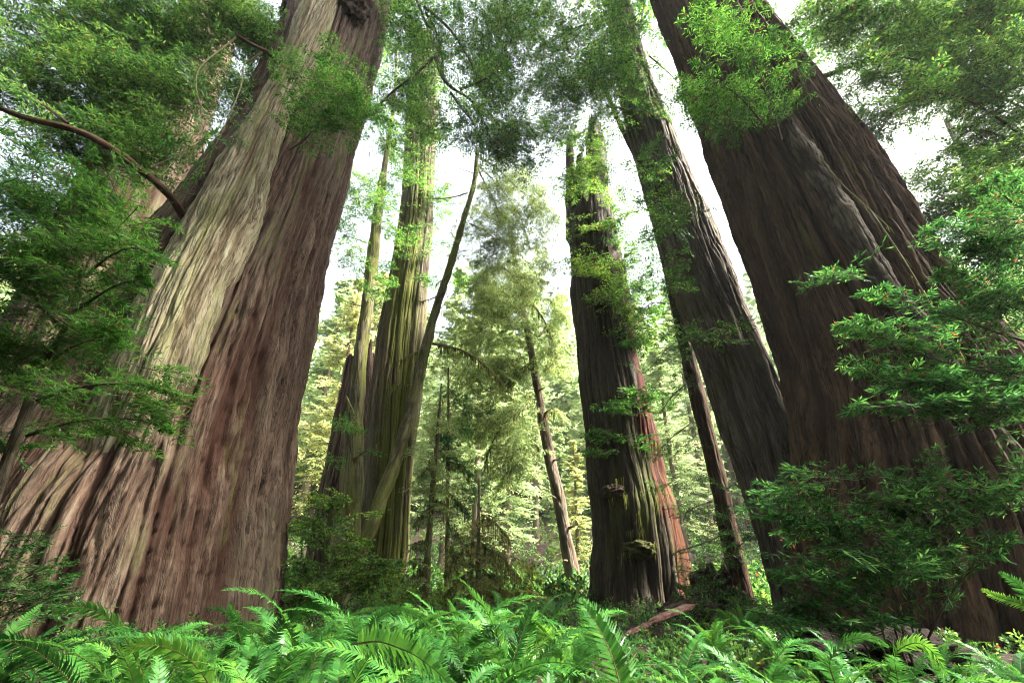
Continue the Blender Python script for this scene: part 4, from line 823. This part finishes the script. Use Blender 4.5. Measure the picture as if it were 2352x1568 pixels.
# low twigs at the left edge
shrub('mossy_twig_bush', 'dark low twiggy bush with hanging moss at the lower left edge', at(-40, 1450, 5.2), [[(-40, 1440, 5.2), (40, 1330, 5.1), (100, 1300, 5), (170, 1290, 5)], [(-40, 1440, 5.2), (30, 1400, 5.1), (90, 1380, 5), (150, 1330, 5)], [(-60, 1440, 5.2), (0, 1260, 5.2), (40, 1200, 5.1), (75, 1230, 5), (90, 1280, 5)], [(-60, 1440, 5.1), (30, 1360, 5), (110, 1350, 4.9), (190, 1310, 4.9)]],
      [(70, 1370, 90, 40, 5, 22), (30, 1310, 60, 40, 5.1, 14)], M_leafb, .28, .05, .011, 700, 6, 6, 'bush', .01)

# ================================================================== FERNS
def frond_mesh(name, p, side, pin, npair, wid, seed, bare=.12, mat=None):
    """p: rachis path from the root to the tip; side: unit vector across the blade (per point or one)"""
    rg = np.random.default_rng(seed)
    p = np.asarray(p, float); q = np.linspace(0, 1, len(p)); T = norm(np.gradient(p, axis=0))
    t = bare + (1 - bare) * (np.arange(npair) + .5) / npair
    t = np.concatenate([t, t + .25 / npair * rg.normal(0, 1, npair)]); t = np.clip(t, bare, 1)
    sg = np.concatenate([np.ones(npair), -np.ones(npair)])[:, None]
    f = lambda A: np.stack([np.interp(t, q, A[:, i]) for i in range(3)], 1)
    o = f(p); T_ = norm(f(T)); sd_ = np.broadcast_to(side, p.shape); s_ = f(sd_); s_ = norm(s_ - T_ * (s_ * T_).sum(1, keepdims=True)) ; n = np.cross(T_, s_); n = n * np.sign(n[:, 2:3] + 1e-6)
    x = (t - bare) / (1 - bare)
    ln = pin * np.minimum(1, .45 + 2.6 * x) * (1 - x ** 2.6) ** .9 + .006
    ln = (ln * rg.uniform(.86, 1.08, len(t)))[:, None]
    a = R(18) + x[:, None] * R(30)
    d0 = norm(s_ * sg * np.cos(a) + T_ * np.sin(a) + n * (.18 + rg.normal(0, .10, (len(t), 1))) + rg.normal(0, .06, (len(t), 3)))
    d1 = norm(d0 - n * (.42 + rg.normal(0, .12, (len(t), 1))) + T_ * .16)
    w_ = norm(np.cross(d0, n)) * np.sign((np.cross(d0, n) * T_).sum(1, keepdims=True))
    wd = (wid * (.55 + .45 * np.minimum(1, ln[:, 0] / pin * 1.4)))[:, None]
    m0, m1 = o + d0 * ln * .12, o + d0 * ln * .52
    tip = m1 + d1 * ln * .48
    A = [o - w_ * wd * .12, o + w_ * wd * .18, m0 + w_ * wd * .55, m0 - w_ * wd * .45, m1 + w_ * wd * .40, m1 - w_ * wd * .40, tip + w_ * .0008, tip - w_ * .0008]
    Vq = np.stack(A, 1).reshape(-1, 3)
    b = (np.arange(len(t)) * 8)[:, None, None]
    Qq = (np.array([[0, 1, 2, 3], [3, 2, 4, 5], [5, 4, 6, 7]])[None] + b).reshape(-1, 4)
    Vt, Qt, _ = tube(p, .0042, .0012, 4, 0)
    rr = np.clip(rg.uniform(.15, .85) + rg.normal(0, .10, len(t)), 0, .98)
    me = mesh_np(name, np.concatenate([Vq, Vt]), np.concatenate([Qq, Qt + len(Vq)]), [mat or M_fern, M_rach],
                 [('rnd', 'FACE', 'FLOAT', np.concatenate([np.repeat(rr, 3), np.zeros(len(Qt))]))], mat_idx=np.concatenate([np.zeros(len(Qq)), np.ones(len(Qt))]))
    return me

def frond_local(L, a0, a1, bend, seed, pin):
    t = np.linspace(0, 1, 24); a = R(a0) + (R(a1) - R(a0)) * t ** 1.25
    step = L / 23
    x = np.concatenate([[0], np.cumsum(np.cos(a[:-1]) * step)]); z = np.concatenate([[0], np.cumsum(np.sin(a[:-1]) * step)])
    y = bend * L * t ** 2
    tw = .25 * math.sin(seed * 1.7) * t
    side = np.stack([0 * t, np.cos(tw), np.sin(tw)], 1)
    return frond_mesh('frond', np.stack([x, y, z], 1), side, pin * 1.28, int(L * 52), .0145 * (pin / .09) ** .5, 900 + seed)

FRONDS = [frond_local(L, a0, a1, b, i, pin) for i, (L, a0, a1, b, pin) in enumerate([(1.15, 80, -42, .05, .088), (1.25, 76, -30, -.08, .095), (1.0, 70, -55, .06, .08), (1.25, 84, -12, .03, .10), (.9, 62, -40, -.05, .075), (1.2, 80, -50, .10, .09), (1.0, 86, 20, -.03, .085), (.7, 55, -35, .04, .065), (1.3, 72, -40, -.06, .10)])]

M_dead = leaf_mat('dead_frond', [(.2, (.05, .025, .010)), (.6, (.13, .065, .025)), (.9, (.20, .11, .045))], trans=.3, gloss=.0)
DEAD = []
for i in range(3):
    keep_ = M_fern; M_fern = M_dead; DEAD.append(frond_local(.85 + .1 * i, 48 - 8 * i, -48, .1 * (i - 1), 30 + i, .06)); M_fern = keep_

def fern(px, Y, label, n=13, size=1.0, extra=(), group='sword ferns', tilt=0.0):
    c = at(px, 1400, Y); c[2] = float(ground_z(c[0], c[1])) - .02
    t = thing('sword_fern', c, label, 'fern', group)
    a0 = random.uniform(0, 6.28)
    for i in range(n):
        me = random.choice(FRONDS)
        o = obj('frond', me, t)
        o.rotation_euler = (random.gauss(0, .12), random.gauss(0, .10), a0 + i * 6.283 / n + random.gauss(0, .22))
        s = size * random.uniform(.78, 1.12); o.scale = (s, s, s)
        o.location = (random.gauss(0, .03), random.gauss(0, .03), 0)
    for i in range(random.choice((0, 1, 1, 2))):
        o = obj('frond', random.choice(DEAD), t, 'withered brown frond'); o.rotation_euler = (random.gauss(0, .2), random.gauss(0, .1), random.uniform(0, 6.28)); o.scale = (size,) * 3
    for k, (ps, side, pin) in enumerate(extra):
        p = pxpath(ps, 26)
        me = frond_mesh('frond', p - c, np.array(side, float), pin, int(np.linalg.norm(np.diff(p, axis=0), axis=1).sum() * 62) + 8, .0135, 950 + k + int(px), bare=.08)
        obj('frond', me, t)
    return t

FERNS = [
    # px, distance, fronds, size, label, named fronds
    (-20, 3.0, 12, 1.0, 'sword fern cut off by the lower left corner, long fronds rising to the right', [([(200, 1620, 2.9), (150, 1550, 2.85), (80, 1490, 2.8), (0, 1465, 2.75), (-60, 1470, 2.7)], (0, -.5, 1), .11)]),
    (230, 3.4, 13, .95, 'sword fern with one broad frond arching left before the pale trunk base', [([(330, 1560, 3.3), (300, 1480, 3.25), (250, 1415, 3.2), (190, 1390, 3.15), (140, 1395, 3.1), (112, 1415, 3.1)], (0, -.6, .8), .10)]),
    (430, 2.7, 12, .85, 'brightest yellow green sword fern, one frond curling left at the bottom edge', [([(510, 1640, 2.6), (470, 1550, 2.55), (420, 1500, 2.5), (360, 1478, 2.45), (300, 1482, 2.4), (268, 1510, 2.4)], (0, -.5, .9), .095)]),
    (620, 3.3, 13, .95, 'sword fern with a drooping tip frond in front of the ribbed giant base', [([(560, 1560, 3.2), (600, 1500, 3.15), (560, 1430, 3.1), (500, 1395, 3.1), (465, 1398, 3.1)], (0, -.7, .6), .07)]),
    (800, 2.6, 13, .9, 'big sword fern left of centre with a long pale frond reaching down right', [([(800, 1480, 2.3), (870, 1470, 2.2), (950, 1500, 2.1), (1010, 1545, 2.0), (1060, 1600, 1.95)], (0, -.4, 1), .10)]),
    (1010, 3.0, 13, .9, 'blue green sword fern low at the centre of the bottom edge', []),
    (1200, 2.8, 12, .9, 'dark sword fern at the bottom edge just left of the upright bright frond', []),
    (1420, 2.7, 8, .7, 'sword fern with one tall upright ladder like bright frond facing the viewer', [([(1440, 1680, 2.35), (1430, 1590, 2.4), (1405, 1500, 2.45), (1370, 1430, 2.5), (1338, 1385, 2.55), (1330, 1368, 2.58)], (1, 0, .1), .125)]),
    (1640, 3.1, 13, .85, 'glossy sword fern right of the upright bright frond at the bottom edge', []),
    (1830, 3.0, 12, .75, 'sword fern with many small fronds below the dark bush', []),
    (2010, 3.4, 11, .72, 'sword fern with two arching vivid fronds against the dark ground', [([(1930, 1600, 3.3), (1900, 1520, 3.2), (1940, 1470, 3.2), (2000, 1460, 3.15), (2050, 1490, 3.1)], (0, -.6, .8), .075), ([(2030, 1580, 3.2), (2060, 1490, 3.2), (2110, 1470, 3.15), (2150, 1500, 3.1), (2180, 1560, 3.05)], (0, -.6, .8), .085)]),
    (2200, 2.9, 9, .55, 'small shaded sword fern near the lower right corner', []),
    (60, 4.4, 12, .85, 'shaded sword fern under the mossy twigs at the left', []),
    (330, 4.8, 12, .85, 'sword fern touching the flaring foot of the pale trunk', []),
    (520, 4.6, 11, .8, 'sword fern standing directly before the middle of the ribbed giant', [([(560, 1500, 4.4), (545, 1440, 4.4), (530, 1400, 4.4), (525, 1382, 4.4)], (1, 0, .2), .07)]),
    (690, 4.4, 13, 1.0, 'sword fern with fronds crossing the lower right corner of the ribbed giant', [([(610, 1500, 4.3), (640, 1440, 4.2), (690, 1405, 4.2), (745, 1392, 4.1), (790, 1405, 4.1)], (0, -.6, .8), .10)]),
    (860, 4.2, 13, 1.0, 'sword fern with a thin frond arching right below the mossy redwood', [([(830, 1500, 4.1), (850, 1430, 4.1), (900, 1395, 4.0), (960, 1410, 4.0), (1010, 1460, 3.9), (1040, 1500, 3.9)], (0, -.6, .8), .06)]),
    (1060, 4.6, 12, .95, 'sword fern below the bushy olive conifer, fronds spread flat', []),
    (1180, 4.1, 12, 1.0, 'sword fern with tall fronds standing left of the leaning brown trunk', [([(1160, 1560, 4), (1190, 1480, 4), (1215, 1410, 4), (1230, 1375, 4)], (1, .2, .1), .08)]),
    (1300, 4.6, 12, .95, 'sword fern below the leaning brown trunk with fronds bent right', []),
    (1540, 4.0, 12, .75, 'sword fern in front of the split red wood', []),
    (1720, 4.4, 12, .8, 'sword fern below the slim dark trunk', []),
    (1880, 4.4, 11, .6, 'half hidden sword fern tucked under the dark bush', []),
    (2290, 4.2, 10, .6, 'dark shaded sword fern in the bare corner soil at the lower right', []),
    (2120, 4.6, 10, .6, 'dark sword fern against the foot of the massive dark redwood', []),
    (2430, 3.4, 10, .55, 'dark sword fern in the very lower right corner of the grove', []),
    (700, 6.4, 12, .95, 'sword fern right beside the foot of the ribbed giant, further back', []),
    (800, 7.5, 12, .95, 'sword fern just before the bright green leafy bush', []),
    (930, 6.2, 12, .95, 'sword fern before the bare foot of the mossy redwood', []),
    (1020, 8.0, 12, .95, 'distant sword fern under the bare conifer stem', []),
    (1110, 6.5, 12, .95, 'sword fern under the hanging moss of the bushy olive conifer', []),
    (1230, 7.2, 12, .95, 'distant sword fern in the light gap left of the leaning brown trunk', []),
    (1330, 6.6, 11, .8, 'sword fern before the left foot of the broken redwood', []),
    (1620, 6.2, 12, .75, 'sword fern right of the split red wood', []),
    (1760, 6.4, 12, .75, 'sword fern at the foot of the grey brown redwood', []),
    (900, 10, 12, .9, 'far sword fern close by the foot of the mossy redwood', []),
    (1150, 10, 12, .9, 'far sword fern behind the fern carpet in the middle gap', []),
    (1270, 10.5, 12, .9, 'far sword fern close by the foot of the leaning brown trunk', []),
    (1700, 9, 12, .8, 'far sword fern in the leafy tangle below the slim dark trunk', []),
]
for (px, Y, n, sz, lab, ex) in FERNS: fern(px, Y, lab, n + 4, sz * (1.0 if Y < 5 else .9), ex)
# a fern frond springing from beside the dark redwood at the right edge
fern(2370, 3.6, 'single fern clump high at the right edge with a frond over the dark trunk base', 5, .5, [([(2420, 1480, 3.3), (2390, 1400, 3.3), (2340, 1340, 3.3), (2290, 1310, 3.3)], (.3, -.6, .7), .075), ([(2420, 1430, 3.3), (2360, 1390, 3.3), (2290, 1370, 3.3), (2250, 1350, 3.25)], (.2, -.6, .7), .05)])

# low green cover between the ferns (nobody could count it)
gc = Crown()
k = 5200
gyv = 1.8 + 24 * RNG.random(k) ** 1.4; gxv = np.where(RNG.random(k) < .8, RNG.uniform(-1.25, .62, k), RNG.uniform(.6, 1.3, k)) * gyv
o = np.stack([gxv, gyv, ground_z(gxv, gyv) - .02], 1)
d = norm(RNG.normal(0, .45, (k, 3)) + Z)
n = norm(RNG.normal(0, .5, (k, 3)) + np.array([0, -.6, .6]))
L = RNG.uniform(.08, .30, k) * np.clip(gyv / 8, .6, 1.6)
gc.sticks(o, d, L, .003)
o3, d3, n3_, L3 = kids(o, d, n, L, 6, .5, 60, .3, .2, 1, .4)
leaves(gc, o3, d3, n3_, L3, 6, .075, .028, 55, .3)
k = 4500; gyv = RNG.uniform(16, 62, k); gxv = RNG.uniform(-1.2, 1.2, k) * gyv
o = np.stack([gxv, gyv, ground_z(gxv, gyv) - .05], 1); d = norm(RNG.normal(0, .5, (k, 3)) + Z); n = norm(RNG.normal(0, .5, (k, 3)) + np.array([0, -.6, .6])); L = RNG.uniform(.5, 1.5, k)
o3, d3, n3_, L3 = kids(o, d, n, L, 7, .5, 60, .3, .2, 1, .4)
leaves(gc, o3, d3, n3_, L3, 7, .26, .07, 55, .3)
gt = gc.build('ground_cover', tag(bpy.data.objects.new('undergrowth_root', None)), M_leaf, M_twig)
gt.parent = None
tag(gt, 'low leafy green ground cover between the ferns', 'undergrowth', kind='stuff')
bpy.data.objects.remove(bpy.data.objects['undergrowth_root'])
# dry needles and twigs on the soil
lt = Crown(); k = 9000
yv = 2 + 16 * RNG.random(k); xv = RNG.uniform(-1.2, 1.2, k) * yv
a = RNG.uniform(0, 6.28, k); o = np.stack([xv, yv, ground_z(xv, yv) + .012], 1)
d = np.stack([np.cos(a), np.sin(a), RNG.normal(0, .12, k)], 1); nn = np.stack([-np.sin(a), np.cos(a), 0 * a], 1)
l = RNG.uniform(.04, .22, k)[:, None]; wv = RNG.uniform(.004, .014, k)[:, None]
lt.quads(np.stack([o - nn * wv, o + nn * wv, o + d * l + nn * wv * .5, o + d * l - nn * wv * .5], 1))
lo = lt.build('needle_litter', tag(bpy.data.objects.new('litter_root', None)), M_rach, M_twig); lo.parent = None
tag(lo, 'dry brown needles and twigs lying on the soil', 'litter', kind='stuff'); bpy.data.objects.remove(bpy.data.objects['litter_root'])

# ------------------------------------------------------------------ fallen wood
def slab(name, A, B, wdt, hgt, mat, parent, seed):
    """splintered length of wood from A to B"""
    A, B = np.array(A), np.array(B); n, k = 26, 14
    t = np.linspace(0, 1, n); ax = norm(B - A); sd_ = norm(np.cross(ax, Z)); u = np.cross(sd_, ax)
    th = np.linspace(0, 2 * np.pi, k, endpoint=False)
    taper = np.minimum(1, np.minimum(t * 7 + .15, (1 - t) * 5 + .1))
    r = 1 + .35 * pn(np.cos(th)[None] * 2, np.sin(th)[None] * 2, t[:, None] * 4, seed) + .18 * pn(np.cos(th)[None] * 5, np.sin(th)[None] * 5, t[:, None] * 3, seed + 1)
    ends = .12 * pn(np.cos(th)[None] * 4, np.sin(th)[None] * 4, 0 * t[:, None], seed + 2) * (np.abs(t[:, None] - .5) * 2) ** 3 * np.sign(t[:, None] - .5)
    P = A + (B - A) * (t[:, None, None] + ends[..., None]) + (r * taper[:, None])[..., None] * (np.cos(th)[None, :, None] * sd_ * wdt + np.sin(th)[None, :, None] * u * hgt)
    i = np.arange(n * k).reshape(n, k); Q = np.stack([i[:-1], np.roll(i, -1, 1)[:-1], np.roll(i, -1, 1)[1:], i[1:]], -1).reshape(-1, 4)
    me = mesh_np(name, P.reshape(-1, 3) - (base_of(parent) if parent else 0), Q, [mat], [('bark', 'POINT', 'FLOAT_VECTOR', P.reshape(-1, 3)), ('hgt', 'POINT', 'FLOAT', np.full(n * k, .6))])
    return obj(name, me, parent)
tag(slab('split_log', at(1412, 1462, 9.0) - Z * .06, at(1500, 1424, 9.6) - Z * .02, .08, .045, M_wood, None, 3), 'pinkish red split log nearest the viewer, lying in the ferns', 'log', 'split red wood')
tag(slab('split_log', at(1490, 1436, 9.0) + Z * .05, at(1600, 1393, 9.8) + Z * .05, .09, .05, M_wood, None, 7), 'flat pale red splinter of wood lying against the broken redwood foot', 'log', 'split red wood')
tag(slab('split_log', at(1520, 1412, 10.5), at(1590, 1380, 11.2), .10, .10, M_burl, None, 9), 'dark brown broken branch stub behind the pale red splinter', 'log')
mo = burl('rotten_stump', 1650, 1385, 14.2, .75, .7, .85, M_rot, thing('rotten_stump', at(1650, 1430, 14.2) * np.array([1, 1, 0]), 'dark rotten root mound between the broken redwood and the slim dark trunk', 'stump'), 31, 40); mo.name = 'mound'
burl('mound', 1590, 1415, 12.8, .8, .5, .35, M_rot, bpy.data.objects['rotten_stump'], 33)
burl('mound', 1990, 1500, 6.6, 1.0, .6, .32, M_duff, thing('soil_mound', at(1990, 1510, 6.6) * np.array([1, 1, 0]), 'heap of reddish brown needles and soil under the dark bush', 'mound'), 37, 40)

# ================================================================== THE FOREST BEHIND
def conifer_mesh(h, nl, L0, seed, n3, n4, ll, lw, hang, bare=.12):
    global RNG
    keep, RNG = RNG, np.random.default_rng(seed)
    c = Crown(); f = np.sort(RNG.random(nl)) ** .9 * (1 - bare) + bare
    a = RNG.uniform(0, 2 * np.pi, nl)
    lump = 1 + .45 * np.sin(f * 23 + seed) * np.sin(a * 2 + seed)
    L = (L0 * (1 - f) ** .75 + .4) * RNG.uniform(.55, 1.15, nl) * lump
    o = np.stack([0 * f, 0 * f, f * h], 1); d = norm(np.stack([np.cos(a), np.sin(a), -.12 - .25 * RNG.random(nl) + .35 * f], 1))
    n = norm(np.cross(d, np.cross(Z, d)) + RNG.normal(0, .2, (nl, 3)))
    c.sticks(o, d, L, .035)
    shoots(c, o, d, n, L, n3, n4, ll, lw, hang, .34, .22, .012)
    q = np.concatenate(c.L); rn = np.concatenate(c.rnd)
    RNG = keep
    return c, q, rn
_zero = bpy.data.objects.new('zero', None); C.objects.link(_zero)
BG = []
for i, (h, nl, L0) in enumerate([(34, 230, 4.6), (28, 200, 5.0), (24, 190, 3.6)]):
    c, q, rn = conifer_mesh(h, nl, L0, 40 + i, 10, 8, .42, .12, .25)
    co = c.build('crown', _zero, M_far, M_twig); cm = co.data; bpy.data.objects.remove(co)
    Vt, Qt, bt = tube(np.stack([.15 * np.sin(np.linspace(0, 5, 20)), 0 * np.linspace(0, 5, 20), np.linspace(-1, h * .98, 20)], 1), .42, .05, 10, .1, i)
    tm = mesh_np('trunk', Vt, Qt, [M_thin], [('bark', 'POINT', 'FLOAT_VECTOR', bt), ('hgt', 'POINT', 'FLOAT', np.full(len(Vt), .6)), ('mossy', 'POINT', 'FLOAT', np.ones(len(Vt)))], smooth=True)
    BG.append((h, tm, cm))
BGT = [  # px, distance, kind, scale, label
    (700, 38, 1, .95, 'sunlit yellow green tree in the gap beside the reddish giant'),
    (775, 46, 0, .9, 'pale sunlit conifer just left of the slender mossy trunk'),
    (655, 50, 2, 1.2, 'hazy tree half hidden by the reddish giant'),
    (1010, 34, 0, .75, 'hazy tall conifer right behind the mossy redwood'),
    (1085, 30, 1, .75, 'feathery conifer behind the bushy olive one'),
    (1160, 36, 2, .85, 'pale green conifer behind the drooping dark foliage'),
    (1235, 44, 1, .75, 'bluish misty conifer seen left of the leaning brown trunk'),
    (1300, 33, 2, .42, 'small bright conifer behind the foot of the leaning brown trunk'),
    (1335, 30, 2, .38, 'small yellow green tree touching the left side of the broken redwood'),
    (1590, 32, 1, .62, 'light green conifer between the broken redwood and the slim dark trunk'),
    (1660, 40, 0, .72, 'misty conifer behind the slim dark trunk'),
    (1730, 46, 2, 1.1, 'pale tree showing in the crotch between the two right redwoods'),
    (1110, 52, 0, .9, 'faint tall conifer far back in the middle gap'),
    (2220, 30, 1, .9, 'misty conifer behind the upper boughs at the right'),
    (2380, 26, 2, 1.0, 'misty bushy tree at the right edge behind the massive dark redwood'),
    (60, 26, 1, .8, 'sunlit tree behind the young dark stemmed one at the left'),
    (-60, 30, 2, .95, 'yellow lit tree at the far left behind the leaves'),
    (1550, 52, 1, 1.0, 'farthest pale conifer right of the broken redwood'),
]
sf = Crown()  # unseen trees added behind the camera to block sky light
_srcs = [conifer_mesh(30, 120, 5.5, 70 + i, 7, 6, .8, .28, .2, .04)[1:] for i in range(2)]
for i in range(34):
    a_ = R(120) + R(155) * (i + .5) / 34; r_ = random.uniform(16, 26) if i % 2 or i > 26 else random.uniform(11, 15)
    x_, y_ = r_ * math.sin(a_), r_ * math.cos(a_); q, rn = _srcs[i % 2]; s_ = random.uniform(.8, 1.15); b_ = random.uniform(0, 6.28)
    M_ = np.array([[math.cos(b_) * s_, -math.sin(b_) * s_, 0], [math.sin(b_) * s_, math.cos(b_) * s_, 0], [0, 0, s_]])
    sf.quads(q @ M_.T + np.array([x_, y_ - 1.5, 0]), rn)
so_ = sf.build('shading_forest', _zero, M_leaf, M_twig) if not sf.W else None
so_.parent = None
tag(so_, 'unseen green forest added behind the viewer to cut sky light', 'forest', kind='stuff')
for px, Y, kd, s, lab in BGT:
    p = at(px, 1350, Y); p[2] = float(ground_z(p[0], p[1]))
    h, tm, cm = BG[kd]
    t = thing('conifer', p, lab, 'tree', 'misty trees in the background')
    t.rotation_euler[2] = random.uniform(0, 6.28); t.scale = (s, s, s)
    obj('trunk', tm, t); co_ = obj('crown', cm, t)
    if 'yellow' in lab or 'sunlit' in lab: co_.material_slots[0].link = 'OBJECT'; co_.material_slots[0].material = M_fary  # these crowns get the leaf colour with sunlight painted in
# the wooded slopes beyond, one mass
keepR = RNG; parts_ = []
for i, (h, nl, L0) in enumerate([(30, 95, 5.5), (24, 85, 5.0), (36, 100, 5.0)]):
    c, q, rn = conifer_mesh(h, nl, L0, 60 + i, 6, 5, .85, .3, .25, .05); parts_.append((q, rn))
fw = Crown()
for i in range(330):
    a = RNG.uniform(-1.25, 1.25); r = RNG.uniform(52, 118); x, y = r * math.sin(a), r * math.cos(a)
    q, rn = parts_[i % 3]; s = RNG.uniform(.6, 1.0); b = RNG.uniform(0, 6.28); cb, sb = math.cos(b) * s, math.sin(b) * s
    M = np.array([[cb, -sb, 0], [sb, cb, 0], [0, 0, s]])
    fw.quads(q @ M.T + np.array([x, y, float(ground_z(x, y))]), rn)
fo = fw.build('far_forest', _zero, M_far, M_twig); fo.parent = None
tag(fo, 'mass of pale hazy trees covering the slope far behind', 'forest', kind='stuff')
bpy.data.objects.remove(_zero)

# ------------------------------------------------------------------ the misty air
def haze(x0, x1, y0, y1, z0, z1, dens):
    V = np.array([[x, y, z] for z in (z0, z1) for y in (y0, y1) for x in (x0, x1)], float)
    Q = np.array([[0, 2, 3, 1], [4, 5, 7, 6], [0, 1, 5, 4], [2, 6, 7, 3], [0, 4, 6, 2], [1, 3, 7, 5]])
    m = bpy.data.materials.new('misty_air'); m.use_nodes = True; t = m.node_tree; t.nodes.clear()
    out = t.nodes.new('ShaderNodeOutputMaterial'); v = t.nodes.new('ShaderNodeVolumePrincipled')
    v.inputs['Color'].default_value = (.93, .96, 1, 1); v.inputs['Density'].default_value = dens; v.inputs['Anisotropy'].default_value = .55
    t.links.new(v.outputs[0], out.inputs['Volume'])
    o = obj('haze', mesh_np('haze', V, Q, [m])); tag(o, 'pale misty air between the trees', 'haze', kind='stuff')
haze(-160, 160, -45, 155, -4, 125, .0005)
